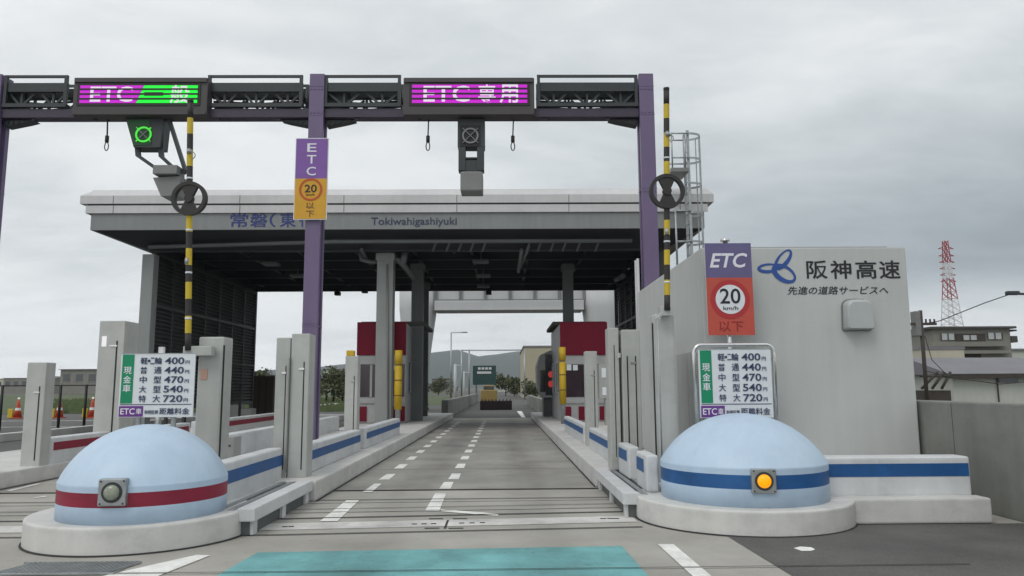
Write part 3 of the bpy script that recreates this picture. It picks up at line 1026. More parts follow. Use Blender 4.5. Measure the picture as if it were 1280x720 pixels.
# ================================================================== price boards
def price(X0, X1, Z0, Z1, Y, frame, label):
    W, Hh = X1 - X0, Z1 - Z0
    t = thing('toll_price_board', label, 'price board', ((X0 + X1) / 2, Y, .22), 'toll price boards behind the domes')
    fx = lambda u: X0 + W * u
    fz = lambda v: Z1 - Hh * v
    m = MB()
    m.box(X0, X1, Y, Y + .02, Z0, Z1, 0, bev=.003)
    y = Y - .004
    m.box(fx(.022), fx(.18), y, Y - .0005, fz(.785), fz(.02), 1)
    m.box(fx(.012), fx(.335), y, Y - .0005, fz(.99), fz(.825), 2)
    m.box(fx(.02), fx(.98), y, Y - .0005, fz(.808), fz(.797), 3)
    m.box(fx(0.0), fx(1), y, Y - .0005, fz(.008), fz(0.0), 5)
    yt = Y - .0055
    th = .003
    for k, ch in enumerate('現金車'):
        m.text(ch, fx(.10), fz(.27 + .14 * k), yt, .1, 4, width=W * .105, height=Hh * .115, bold=.008, th=th)
    rows = [('軽', '二', '輪', '400'), ('普', '', '通', '440'), ('中', '', '型', '470'), ('大', '', '型', '540'), ('特', '', '大', '720')]
    for k, (a, b, c, n) in enumerate(rows):
        v = .12 + .148 * k
        m.text(a, fx(.315), fz(v), yt, .1, 3, width=W * .095, height=Hh * .108, bold=.008, th=th)
        m.text(c, fx(.505), fz(v), yt, .1, 3, width=W * .10, height=Hh * .108, bold=.008, th=th)
        if b:
            m.text(b, fx(.425), fz(v), yt, .1, 3, width=W * .055, bold=.012, th=th)
            m.text('・', fx(.38), fz(v), yt, .11, 3, bold=.03, th=th)
        m.text(n, fx(.725), fz(v), yt, .1, 3, width=W * .26, height=Hh * .108, bold=.016, th=th)
        m.text('円', fx(.90), fz(v + .025), yt, .05, 3, width=W * .055, height=Hh * .055, bold=.004, th=th)
    m.text('ETC', fx(.13), fz(.907), yt, .1, 4, width=W * .19, height=Hh * .095, bold=.012, th=th)
    m.text('車', fx(.28), fz(.907), yt, .1, 4, width=W * .075, height=Hh * .09, bold=.008, th=th)
    m.text('利用区間', fx(.445), fz(.92), yt, .05, 3, width=W * .18, height=Hh * .06, bold=.006, th=th)
    m.text('距離料金', fx(.755), fz(.907), yt, .1, 3, width=W * .40, height=Hh * .10, bold=.006, th=th)
    m.build('panel', ['sign white', 'sign green', 'sign purple', 'ink navy', 'ink white', 'galvanised'], t)
    if frame:
        g = .045
        r = .035
        a0, a1, zt = X0 - g, X1 + g, Z1 + g
        pts = [(a0 + .02, Y + .02, .22), (a0, Y + .02, zt - .09)]
        for k in range(5):
            a = math.pi - math.pi / 2 * (k + 1) / 5
            pts.append((a0 + .09 + .09 * math.cos(a), Y + .02, zt - .09 + .09 * math.sin(a)))
        for k in range(5):
            a = math.pi / 2 - math.pi / 2 * k / 5
            pts.append((a1 - .09 + .09 * math.cos(a), Y + .02, zt - .09 + .09 * math.sin(a)))
        pts += [(a1, Y + .02, zt - .09), (a1 - .02, Y + .02, .22)]
        MB().tube(pts, .024, seg=12).build('tube_frame', 'chrome', t)
        s = MB()
        for z in (Z0 + .12, Z1 - .12): s.box(a0, a1, Y + .022, Y + .04, z - .015, z + .015)
        each(s, 'crossbar', 'galvanised', t)
    else:
        for u in (.25, .72):
            MB().tube([(fx(u), Y + .055, .22), (fx(u), Y + .055, Z1 - .05)], .028, seg=10).build('leg', 'galvanised', t)
        MB().tube([(fx(.5), Y + .07, .22), (fx(.5), Y + .07, Z1 + .07)], .035, seg=12).build('post', 'chrome', t)
    return t


X0, X1, Z0, Z1 = R(149.5, 242.5, 441.5, 521.5, 8.15)
price(X0, X1, Z0, Z1, 8.15, False, 'white toll price board with green strip behind the red striped dome')
X0, X1, Z0, Z1 = R(874, 965, 436, 520, 8.5)
Z0 -= .02
price(X0, X1, Z0, Z1, 8.5, True, 'toll price board in a shiny tube frame behind the blue striped dome')

# ETC 20 km/h sign, right
Y = 8.72
X0, X1, Z0, Z1 = R(883, 941, 304, 419, Y)
t = thing('speed_limit_sign', 'faded violet over red 20 km/h sign before the grey building', 'sign', ((X0 + X1) / 2, Y, .22))
m = MB()
W, Hh = X1 - X0, Z1 - Z0
cx = (X0 + X1) / 2
zs = Z1 - Hh * .378
m.box(X0, X1, Y, Y + .015, Z0, Z1, 0, bev=.002)
m.box(X0, X1, Y - .004, Y - .0005, zs, Z1, 1)
m.box(X0, X1, Y - .004, Y - .0005, Z0, zs - .0005, 2)
m.text('ETC', cx, Z1 - Hh * .19, Y - .006, .2, 3, width=W * .82, height=Hh * .16, bold=.02, shear=.25, th=.003)
zc = Z1 - Hh * .615
m.disc((cx, Y - .008, zc), W * .42, 44, .003, 4)
m.disc((cx, Y - .0115, zc), W * .315, 44, .003, 5)
m.text('20', cx, zc + Hh * .035, Y - .0135, .2, 6, width=W * .44, height=Hh * .165, bold=.01, th=.003)
m.text('km/h', cx, zc - Hh * .095, Y - .0135, .06, 6, width=W * .32, bold=.01, th=.003)
m.text('以下', cx, Z1 - Hh * .905, Y - .006, .1, 7, width=W * .52, height=Hh * .11, bold=.005, th=.003)
m.build('panel', ['sign white', 'faded violet', 'faded red', 'ink white', 'faded red ring', 'sign white', 'ink black', 'ink maroon'], t)
m = MB()
m.tube([(cx - .01, Y + .06, .22), (cx - .01, Y + .06, Z1 + .035)], .03, seg=12)
m.build('post', 'chrome', t)
m = MB()
m.tube([(cx - .01, Y + .06, Z1 + .03), (cx - .01, Y + .06, Z1 + .06)], .055, seg=16)
m.build('cap', 'chrome', t)
m = MB()
for z in (Z0 + .2, Z1 - .2): m.box(cx - .12, cx + .12, Y + .016, Y + .045, z - .02, z + .02)
each(m, 'clamp', 'galvanised', t)


# ================================================================== grey posts and cabinets
def gpost(x0, x1, yt, Y, dep, zb, label, group, cap=None, extra=None, w2=None):
    X0 = P(x0, (yt + 520) / 2, Y).x
    X1 = P(x1, (yt + 520) / 2, Y).x
    Z1 = P((x0 + x1) / 2, yt, Y).z
    t = thing('sensor_post', label, 'sensor post', ((X0 + X1) / 2, Y + dep / 2, zb), group)
    m = MB()
    m.box(X0, X1, Y, Y + dep, zb, Z1, bev=.012)
    m.build('body', 'post grey', t)
    m = MB()
    m.box(X1 - (X1 - X0) * .30, X1 - (X1 - X0) * .24, Y - .004, Y - .0005, zb + .1, Z1 - .35, 0)
    m.box(X0 + (X1 - X0) * .45, X0 + (X1 - X0) * .75, Y - .012, Y - .0005, Z1 - .45, Z1 - .425, 1)
    m.build('door_seam', ['black', 'chrome'], t)
    return t, X0, X1, Z1


GP = 'tall grey sensor posts on the islands'
gpost(32, 56, 453, 11.2, .24, .2, 'slim grey post on the far island at the left edge', GP)
t, a0, a1, z1 = gpost(121, 153, 401, 13.2, .5, .2, 'tallest broad grey post with small lit window behind the price board', GP)
m = MB()
m.box(a0 + .06, a0 + .14, 13.19, 13.199, z1 - .45, z1 - .27)
m.build('small_window', 'lit lens', t)
gpost(344, 362, 422, 9.42, .28, .23, 'left one of the twin grey posts beside the lane wall', GP)
t, a0, a1, z1 = gpost(363, 386, 417, 9.40, .30, .23, 'right one of the twin grey posts beside the lane wall', GP)
m = MB()
m.box(a0 - .012, a0 + .0, 9.36, 9.4, .3, z1 - .3)
m.build('side_strip', 'camera grey', t)
t, a0, a1, z1 = gpost(431, 447, 445, 13.35, .25, .23, 'grey post with orange cap before a red booth', GP)
MB().box(a0 + .01, a1 - .08, 13.36, 13.5, z1, z1 + .1, bev=.01).build('cap', 'pad yellow', t)
gpost(732, 747, 439, 13.9, .25, .23, 'lone grey post before the red booth with payment machine', GP)
t, a0, a1, z1 = gpost(778, 801, 412, 9.95, .4, .23, 'broad grey sensor cabinet before the building corner', GP)
m = MB()
m.box(a0 - .17, a0 - .03, 10.0, 10.3, .23, z1 + .03, bev=.015)
m.box(a0 - .10, a0 - .09, 9.995, 9.999, .4, z1 - .2, 1)
m.box(a0 + .06, a0 + .075, 9.944, 9.949, .4, z1 - .35, 1)
m.box(a0 - .06, a0 - .02, 9.94, 9.96, z1 - .37, z1 - .31, 2)
m.build('side_module', ['post grey', 'black', 'chrome'], t)
# junction box behind the left dome
m = MB()
X0, X1, Z0, Z1 = R(271, 293, 546, 578, 9.6)
m.box(X0, X1, 9.6, 9.85, .21, Z1, bev=.012)
m.box(X0 + .06, X1 - .05, 9.592, 9.599, Z1 - .12, Z1 - .1, 1)
single('junction_box', m, ['cabinet grey', 'black'], 'low grey junction box behind the red striped dome', 'junction box', ((X0 + X1) / 2, 9.7, .21))
# thin aerial post near building
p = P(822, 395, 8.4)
t = thing('aerial_mast', 'thin aerial with a modelled star glint at its tip before the grey building side', 'aerial', (p.x, 8.4, .22))
MB().tube([(p.x, 8.4, .22), (p.x, 8.4, p.z + .1)], .008, seg=8).build('rod', 'galvanised', t)
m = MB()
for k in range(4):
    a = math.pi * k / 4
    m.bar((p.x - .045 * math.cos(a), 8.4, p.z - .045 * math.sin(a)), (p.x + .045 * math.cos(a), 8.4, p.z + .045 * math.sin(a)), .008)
m.build('star_glint', 'chrome', t)  # a glint of light built as crossed chrome bars
# grey wall cabinet on the building side
X0, X1, Z0, Z1 = R(846, 862, 453, 560, 8.9)

# ================================================================== equipment building
BX0, BX1, BY0, BY1, BZ = 2.42, 4.93, 9.0, 13.3, P(1000, 309, 9.0).z
t = thing('equipment_building', 'grey flat roofed equipment building with blue emblem and lettering', 'building', ((BX0 + BX1) / 2, (BY0 + BY1) / 2, .235))
m = MB()
m.box(BX0, BX1, BY0, BY1, .235, BZ, bev=.02)
m.build('wall', 'wall grey', t)
m = MB()
m.box(BX0 + .15, BX1 - .15, BY0 + .15, BY1 - .15, BZ, BZ + .03)
m.build('roof', 'roof dark', t)
lt = MB()
yb = BY0 - .004
for ch, x in zip('阪神高速', (1021, 1051, 1082.5, 1112)):
    p = P(x, 337, BY0)
    lt.text(ch, p.x, p.z, yb, .25, 0, width=.255, height=.225, bold=.012, th=.004)
p = P(1047, 363, BY0)
lt.text('先進の道路サービスへ', p.x, p.z, yb, .12, 0, width=P(1110, 363, BY0).x - P(984, 363, BY0).x, height=.10, bold=.003, th=.004, shear=.2)
lt.build('lettering', 'ink black', t)
em = MB()


def loop(cx, cy, a, b, ang, w0, w1, lift):
    n = 48
    pts_o, pts_i = [], []
    for k in range(n):
        th = 2 * math.pi * k / n
        w = w0 + (w1 - w0) * (0.5 + 0.5 * math.cos(th + 2.4))
        for L, s in ((pts_o, 1), (pts_i, -1)):
            u, v = (a + s * w / 2) * math.cos(th), (b + s * w / 2) * math.sin(th)
            x = cx + u * math.cos(ang) - v * math.sin(ang)
            y = cy - (u * math.sin(ang) + v * math.cos(ang))
            L.append(P(x, y, BY0 - .001) + Vector((0, 0, 0)))
    for k in range(n):
        q = (k + 1) % n
        em.prism([pts_o[k], pts_o[q], pts_i[q], pts_i[k]], (0, -.004 - lift, 0))


loop(979, 324, 13.5, 5.8, math.radians(52), 2.2, 5.6, .0)
loop(960.5, 335, 12, 4.6, math.radians(4), 2.0, 4.2, .0012)
loop(980.5, 342, 14.5, 8.0, math.radians(-32), 2.8, 6.2, .0024)
bmesh.ops.remove_doubles(em.bm, verts=em.bm.verts, dist=.0002)
em.build('emblem', 'logo blue', t)


def hood(cx, cz, y, w, h, parent):
    m = MB()
    n = 10
    def arc(cx0, cz0, r_, a0, a1, q=5):
        return [(cx0 + r_ * math.cos(math.radians(a0 + (a1 - a0) * i / q)), cz0 + r_ * math.sin(math.radians(a0 + (a1 - a0) * i / q))) for i in range(q + 1)]
    outl = arc(-w * .40, -h * .40, h * .09, 270, 190) + arc(-w * .22, h * .26, h * .23, 172, 98) + [(0, h * .5)] + arc(w * .22, h * .26, h * .23, 82, 8) + arc(w * .40, -h * .40, h * .09, -10, -90)
    front = [(x * .86, z * .86 - .012) for x, z in outl]
    vb = [m.bm.verts.new((cx + x, y, cz + z)) for x, z in outl]
    vm = [m.bm.verts.new((cx + x * .98, y - .11, cz + z * .98)) for x, z in outl]
    vf = [m.bm.verts.new((cx + x, y - .15, cz + z)) for x, z in front]
    for A, B in ((vb, vm), (vm, vf)):
        for i in range(len(A)):
            j = (i + 1) % len(A)
            f = m.bm.faces.new((A[i], A[j], B[j], B[i]))
            f.smooth = True
    f = m.bm.faces.new(vf)
    bmesh.ops.recalc_face_normals(m.bm, faces=m.bm.faces)
    v = m.build('vent_hood', 'vent grey', parent)
    g = MB()
    g.prism([(cx + x * 1.07, y - .022, cz + z * 1.07) for x, z in outl], (0, .02, 0))
    g.build('gasket', 'camera grey', v)
    return v


X0, X1, Z0, Z1 = R(1052, 1087, 375, 413, BY0)
hood((X0 + X1) / 2, (Z0 + Z1) / 2, BY0, X1 - X0, Z1 - Z0, t)
m = MB()
m.box(BX1 + .001, BX1 + .13, 9.6, 9.95, 2.15, 2.55, bev=.04)
m.build('side_vent', 'canopy light', t)
m = MB()
m.box(BX0 - .16, BX0 - .001, 9.15, 9.8, .5, 1.72, bev=.01)
m.box(BX0 - .165, BX0 - .161, 9.22, 9.73, .6, 1.65)
m.build('side_cabinet', 'cabinet grey', t)
m = MB()
for yy in (13.35, 13.55): m.tube([(BX0 + .02, yy, .24), (BX0 + .02, yy, 3.6)], .025, seg=8)
m.build('drain_pipe', 'portal white', t)
# step in front of building
m = MB()
m.box(2.2, 4.64, 7.3, 7.52, .002, .236, bev=.02)
struct('kerb_ledge', m, 'kerb white')
h1, h2 = G(1109, 650), G(1114, 650)
# retaining wall
m = MB()
m.box(4.98, 5.3, 3.0, 60, -.02, 1.12, bev=.02)
for yy in (4.4, 6.4, 8.4, 11): m.box(4.977, 4.979, yy - .002, yy + .002, 0, 1.1, 1)
single('retaining_wall', m, ['retaining', 'black'], 'dark weathered concrete wall beside the grey building', 'wall', (5.14, 20, 0))

# ================================================================== canopy
YC = 21.5
zb = lambda y, Y=YC: P(500, y, Y).z
CX0, CX1 = -12.28, 6.22
t = thing('toll_gate_canopy', 'long grey toll canopy with dark underside and blue lettering', 'canopy', (-3.0, 27.5, 0))
z7, z6, z55, z54, z50 = zb(234), zb(253.5), zb(255.5), zb(265), zb(285.5)
YBK = 33.2
m = MB()
# sloped top strip and vertical bands
prof = [(CX0 + .30, z7), (CX0 + .02, z7 - .22), (CX0, z6 + .02), (CX0 + .06, z6)]
m.box(CX0 + .2, CX1 - .12, YC + .22, YBK, z6 + .05, z7 + .0, bev=.03)
m.prism([(CX0 + .0, YC + .0, z6), (CX1, YC, z6), (CX1, YC, z6 + .24), (CX1 - .12, YC + .24, z7), (CX0 + .3, YC + .24, z7), (CX0, YC, z6 + .24)][:4] and
        [(CX0, YC, z6), (CX0, YC, z6 + .24), (CX0, YC + .02, z6 + .24), (CX0, YC + .02, z6)], (CX1 - CX0, 0, 0))
m.face([(CX0, YC, z6 + .24), (CX1, YC, z6 + .24), (CX1 - .12, YC + .24, z7), (CX0 + .3, YC + .24, z7)])
m.box(CX0, CX0 + .05, YC + .03, YBK, z6, z6 + .24)
m.box(CX1 - .05, CX1, YC + .03, YBK, z6, z6 + .24)
m.face([(CX0, YC, z6 + .24), (CX0 + .3, YC + .24, z7), (CX0 + .3, YBK, z7), (CX0, YBK, z6 + .24)])
m.box(CX0 + .05, CX1 - .05, YC + .03, YBK - .02, z6 + .0, z6 + .04)
m.box(CX0 + .16, CX1 - .18, YC + .03, YC + .08, z54, z55 - .0)
m.box(CX0 + .16, CX0 + .2, YC + .085, YBK, z54, z55)
m.build('fascia', 'canopy light', t)
m = MB()
m.box(CX0 + .2, CX1 - .2, YC + .06, YBK - .03, z55 + .001, z6 - .001)
xx = [-11.9 + 3.02 * k for k in range(7)]
for px_ in (142, 300, 430, 571, 711, 850):
    q = P(px_, 245, YC).x
    m.box(q - .008, q + .008, YC - .003, YC + .0295, z6 + .005, z6 + .235)
    m.box(q - .008, q + .008, YC + .025, YC + .0295, z54, z55)
each(m, 'seam', 'dark steel', t)
m = MB()
m.box(CX0 + .30, CX1 - .28, YC + .09, YC + .16, z50, z54 - .001)
m.box(CX0 + .30, CX0 + .37, YC + .165, YBK - .05, z50, z54 - .001)
m.box(CX1 - .35, CX1 - .28, YC + .165, YBK - .05, z50, z54 - .001)
m.box(CX0 + .3, CX1 - .28, YBK - .12, YBK - .05, z50 - .3, z54 - .001)
m.build('name_band', 'canopy band', t)
lt = MB()
yl = YC + .088
lx = lambda x: P(x, 275, YC + .09).x
lz = P(330, 275, YC + .09).z
for ch, x0, x1 in (('常', 288, 310), ('磐', 313, 334), ('（', 337, 345), ('東', 350, 370), ('行', 374, 392), ('）', 398, 406)):
    lt.text(ch, (lx(x0) + lx(x1)) / 2, lz, yl, .45, 0, width=lx(x1) - lx(x0), height=.42, bold=.006, th=.02)
lt.build('lettering', 'canopy letters', t)
lt = MB()
lt.text('Tokiwahigashiyuki', (lx(464) + lx(571)) / 2, P(517, 277, YC).z, yl, .3, 0, width=lx(571) - lx(464), height=.29, bold=.008, th=.02)
lt.build('romaji_lettering', 'canopy small letters', t)
# underside: sloped soffit ring
A = [(CX0 + .37, YC + .16), (CX1 - .35, YC + .16), (CX1 - .35, YBK - .12), (CX0 + .37, YBK - .12)]
SX0, SX1, SY0, SY1 = -10.75, 5.05, 22.7, 32.3
Bq = [(SX0, SY0), (SX1, SY0), (SX1, SY1), (SX0, SY1)]
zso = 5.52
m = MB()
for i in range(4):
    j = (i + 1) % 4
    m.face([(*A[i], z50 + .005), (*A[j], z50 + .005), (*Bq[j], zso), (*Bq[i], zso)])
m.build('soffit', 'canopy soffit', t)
# ring beams + cross beams
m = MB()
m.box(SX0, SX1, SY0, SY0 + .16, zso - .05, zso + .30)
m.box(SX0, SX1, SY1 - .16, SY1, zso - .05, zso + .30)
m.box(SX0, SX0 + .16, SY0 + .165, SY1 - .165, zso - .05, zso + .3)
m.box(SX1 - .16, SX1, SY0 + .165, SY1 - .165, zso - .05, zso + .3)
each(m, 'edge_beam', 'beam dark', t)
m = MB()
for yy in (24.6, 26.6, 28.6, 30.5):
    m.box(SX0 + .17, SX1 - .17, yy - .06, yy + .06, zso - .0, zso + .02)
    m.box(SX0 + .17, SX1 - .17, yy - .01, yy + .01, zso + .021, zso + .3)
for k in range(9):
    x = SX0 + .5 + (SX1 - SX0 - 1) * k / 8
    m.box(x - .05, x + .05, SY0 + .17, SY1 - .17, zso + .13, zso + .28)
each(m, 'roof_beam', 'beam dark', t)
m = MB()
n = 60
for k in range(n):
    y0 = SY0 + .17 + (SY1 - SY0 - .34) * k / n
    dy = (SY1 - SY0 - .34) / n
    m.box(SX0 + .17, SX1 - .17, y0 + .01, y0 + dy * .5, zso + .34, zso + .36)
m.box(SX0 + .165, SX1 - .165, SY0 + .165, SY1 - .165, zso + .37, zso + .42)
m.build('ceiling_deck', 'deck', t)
m = MB()
yb_ = 21.95
zp = P(500, 300.5, yb_).z
m.tube([P(186, 309, 22.3), P(420, 302, yb_), P(790, 301, yb_)], .06, seg=10)
m.build('conduit', 'beam grey', t)
# stubs hanging off the conduit
m = MB()
for x in (545, 562, 577, 592, 607, 662, 676, 692, 707, 725, 748):
    a, b = P(x, 303, 22.0), P(x - 4, 314, 22.3)
    m.bar(a, b, .05)
for (x0, y0, x1, y1) in ((560, 302, 568, 315), (652, 312, 648, 340), (661, 308, 650, 335), (463, 288, 470, 296), (452, 312, 458, 324)):
    m.tube([P(x0, y0, 22.3), P(x1, y1, 23.4)], .055, seg=8)
each(m, 'hanger', 'beam grey', t)
# lights and camera pods under the roof
for (x, y, Yd, lab) in ((601, 327, 24, 0), (604, 345, 26.5, 0), (336, 330, 24.5, 0), (370, 345, 27, 0), (331, 325, 24, 1), (604, 358, 30, 0)):
    if lab: continue
    p = P(x, y, Yd)
    m = MB()
    m.box(p.x - .25, p.x + .25, Yd, Yd + .5, p.z, p.z + .08, bev=.01)
    m.bar((p.x, Yd + .2, p.z + .08), (p.x, Yd + .2, zso + .3), .03)
    m.build('ceiling_light', 'beam grey', t)
for (x, y, Yd) in ((456, 364, 31.8), (422, 367, 32), (611, 366, 32)):
    p = P(x, y, Yd)
    m = MB()
    m.bar((p.x, Yd, p.z), (p.x, Yd, zso), .04)
    m.box(p.x - .12, p.x + .12, Yd - .15, Yd + .15, p.z - .08, p.z + .08, bev=.03)
    m.build('ceiling_camera', 'black', t)
# columns of the canopy
def ccol(x0, x1, Y, mt, ztop, br=True):
    X0, X1 = P(x0, 430, Y).x, P(x1, 430, Y).x
    m = MB()
    m.box(X0, X1, Y, Y + (X1 - X0), .23, ztop, bev=.015)
    m.box(X0 - .04, X1 + .04, Y - .03, Y + (X1 - X0) + .03, ztop - .25, ztop - .02, bev=.01)
    o = m.build('column', mt, t)
    return X0, X1


ccol(469.5, 490, 22.9, 'column grey', zso - .05)
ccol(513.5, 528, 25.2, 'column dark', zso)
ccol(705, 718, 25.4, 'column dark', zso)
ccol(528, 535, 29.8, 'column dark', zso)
ccol(375 - 3, 380, 31.9, 'column dark', zso) if False else None
m = MB()
q = 23.1
m.tube([P(476, 326, q), P(466, 328, q), P(452, 325, q), P(450, 312, q)], .07, seg=8)
m.tube([P(484, 322, q), P(498, 325, q), P(505, 332, q), P(517, 348, q + .8)], .09, seg=8)
m.tube([P(503, 330, q), P(507, 314, q)], .11, seg=8)
m.tube([P(770, 350, 26), P(779, 345, 25)], .09, seg=8)
each(m, 'knee_brace', 'beam grey', t)
m = MB()
m.tube([P(484, 330, 22.85), P(485, 525, 22.85)], .025, seg=6)
m.build('downpipe', 'camera grey', t)


# louvre screens
def screen(X, sgn, label):
    t = thing('louvre_screen', label, 'screen', (X, (SY0 + SY1) / 2, 0), 'dark louvred side screens under the canopy')
    y0, y1 = SY0 + .1, SY1 - .1
    zb_, zt_ = .75, zso - .06
    fr = MB()
    nb = 7
    for k in range(nb + 1):
        y = y0 + (y1 - y0) * k / nb
        fr.bar((X, y, 0), (X, y, zt_), .14 if k in (0, nb) else .09)
    for z in (zb_, zb_ + (zt_ - zb_) * .33, zb_ + (zt_ - zb_) * .66, zt_ - .05):
        fr.bar((X + sgn * .03, y0, z), (X + sgn * .03, y1, z), .07)
    fr.bar((X, y0 + .02, zb_), (X, y1, zb_ + .0), .12)
    fr.build('frame', 'louvre', t)
    lv = MB()
    z = zb_ + .06
    while z < zt_ - .1:
        for k in range(nb):
            ya = y0 + (y1 - y0) * k / nb + .1
            yb2 = y0 + (y1 - y0) * (k + 1) / nb - .1
            if k == 0: ya += .1
            lv.prism([(X - .07 * sgn, ya, z + .05), (X - .06 * sgn, ya, z + .06), (X + .05 * sgn, ya, z + .0), (X + .05 * sgn, ya, z - .012)], (0, yb2 - ya, 0))
        z += .125
    lv.build('slats', 'column dark', t)
    bk = MB()
    bk.box(X - .1 * sgn, X - .085 * sgn, y0, y1, zb_, zt_)
    bk.build('backing', 'louvre', t)
    return t


screen(-10.62, 1, 'dark louvred screen behind the striped boom and its price board')
screen(4.9, -1, 'dark louvred screen half hidden behind the grey building')
# light end post
X0, X1, Z0, Z1 = R(173, 188, 318, 520, 22.5)
m = MB()
m.box(X0, X1, 22.45, 22.8, 0, Z1, bev=.02)
for z in (2.3, 4.0): m.box(X0 - .003, X1 + .003, 22.447, 22.5, z, z + .03)
single('end_pillar', m, 'column grey', 'pale grey end pillar at the front edge of the louvred screen', 'pillar', ((X0 + X1) / 2, 22.6, 0))

# ladder
Y = 20.9
t = thing('cage_ladder', 'galvanised cage ladder rising above the canopy end', 'ladder', (P(860, 345, Y).x, Y, .2))
xs = P(860, 250, Y).x
zt = P(860, 166, Y).z
for dy in (-.2, .2):
    MB().bar((xs, Y + dy, .22), (xs, Y + dy, zt), .075, .05).build('stile', 'galvanised', t)
m = MB()
z = .5
while z < zt - .2:
    m.tube([(xs, Y - .2, z), (xs, Y + .2, z)], .012, seg=6)
    z += .3
m.build('rungs', 'galvanised', t)
hb = MB()
for y_ in (171, 201, 232, 268, 304, 335):
    z = P(868, y_, Y).z
    pts = [(xs + .40 * math.sin(a) , Y - .30 * math.cos(a), z) for a in [math.pi * k / 14 for k in range(15)]]
    for a, b in zip(pts, pts[1:]): hb.bar(a, b, .012, .06, up=(0, 0, 1))
for a in (.3, .5, .7):
    q = (xs + .40 * math.sin(math.pi * a), Y - .30 * math.cos(math.pi * a))
    hb.bar((*q, P(868, 335, Y).z), (*q, P(868, 170, Y).z), .03, .012)
hb.build('cage', 'galvanised', t)
gr = MB()
x0 = P(839, 250, Y).x
for dy in (-.3, .3):
    for y_ in (171, 201):
        z = P(850, y_, Y).z
        gr.tube([(x0, Y + dy, z), (xs, Y + dy, z)], .022, seg=6)
    gr.tube([(x0, Y + dy, P(850, 215, Y).z), (x0, Y + dy, P(850, 170, Y).z)], .022, seg=6)
gr.tube([(xs - .12, Y - .3, P(850, 215, Y).z), (xs - .12, Y - .3, P(850, 172, Y).z)], .03, seg=6)
gr.tube([(x0 + .05, Y - .25, P(850, 345, Y).z), (x0 + .05, Y - .25, P(850, 265, Y).z)], .03, seg=6)
for y_ in (266, 304): gr.tube([(x0 + .05, Y - .25, P(850, y_, Y).z), (xs, Y - .25, P(850, y_, Y).z)], .03, seg=6)
each(gr, 'guard_rail', 'galvanised', t)
z = P(850, 216, Y).z
MB().box(x0 - .05, xs - .03, Y - .35, Y + .5, z - .06, z + .05).build('platform', 'camera grey', t)


# ================================================================== toll booths
def booth(xa, xb, Y, lane_side, label):
    X0, X1 = P(xa, 450, Y).x, P(xb, 450, Y).x
    ztop = P((xa + xb) / 2, 402.5, Y).z
    zz = lambda y: P((xa + xb) / 2, y, Y).z
    t = thing('toll_booth', label, 'toll booth', ((X0 + X1) / 2, Y + 2, .235), 'red and grey toll booths on the islands')
    Yd = Y + 4.6
    w = MB()
    w.box(X0, X1, Y + .03, Yd, .235, ztop - .02, bev=.05)
    w.build('body', 'booth white', t)
    r = MB()
    r.box(X0 - .01, X1 - (.0), Y, Y + .12, zz(444), ztop, bev=.012)
    r.build('upper_panel', 'booth red', t)
    g = MB()
    g.box(X0 + .03, X1 - .03, Y + .012, Y + .028, zz(496), zz(456))
    wd = g.build('front_window', 'booth glass', t)
    f = MB()
    xm = X0 + (X1 - X0) * (.3 if lane_side > 0 else .65)
    f.box(xm - .035, xm + .035, Y - .012, Y + .011, zz(496), zz(456))
    f.box(X0, X1, Y - .01, Y + .03, zz(504), zz(497))
    f.box(X0, X1, Y - .01, Y + .03, zz(455), zz(446))
    f.build('window_frame', 'booth white', wd)
    lp = MB()
    for u, v in ((0.0, .2), (.36, .56), (.8, .97)) if lane_side < 0 else ((0, .22), (.75, 1)):
        lp.box(X0 + (X1 - X0) * u, X0 + (X1 - X0) * v, Y, Y + .027, .3, zz(508))
    each(lp, 'lower_panel', 'booth red', t)
    # side windows facing the lane
    xs = X1 if lane_side > 0 else X0
    sw = MB()
    for k in range(2):
        y0 = Y + .55 + k * 1.9
        sw.box(xs + lane_side * .001, xs + lane_side * .012, y0, y0 + 1.4, zz(490), zz(452))
    each(sw, 'side_window', 'dark glass', t)
    for y0 in (Y + .55, Y + 2.45):
        fr_ = MB()
        za, zb_ = zz(490), zz(452)
        for (ya, yb_, z0, z1) in ((y0 - .06, y0, za - .06, zb_ + .06), (y0 + 1.4, y0 + 1.46, za - .06, zb_ + .06), (y0, y0 + 1.4, za - .06, za), (y0, y0 + 1.4, zb_, zb_ + .06), (y0 + .68, y0 + .72, za, zb_)):
            fr_.box(xs + lane_side * .002, xs + lane_side * .03, ya, yb_, z0, z1)
        fr_.build('side_window_frame', 'galvanised', t)
    hd = MB()
    hd.box(xs, xs + lane_side * .05, Y + 2.12, Y + 2.16, 1.1, 1.35)
    hd.build('handle', 'chrome', t)
    xq = X0 + (X1 - X0) * .12 if lane_side < 0 else X0 + (X1 - X0) * .6
    for k in range(2):
        nt_ = MB()
        nt_.box(xq + k * .2, xq + k * .2 + .15, Y + .004, Y + .011, zz(462) - .02, zz(462) + .2 - k * .05)
        nt_.build('notice_plate', 'sign white', t)
    rf = MB()
    rf.box(X0 - .15, X1 + .15 + (.25 if lane_side > 0 else 0), Y + 1.4, Yd + .3, ztop + .02, ztop + .14, bev=.02)
    rf.build('roof', 'roof dark', t)
    return t, X0, X1, zz


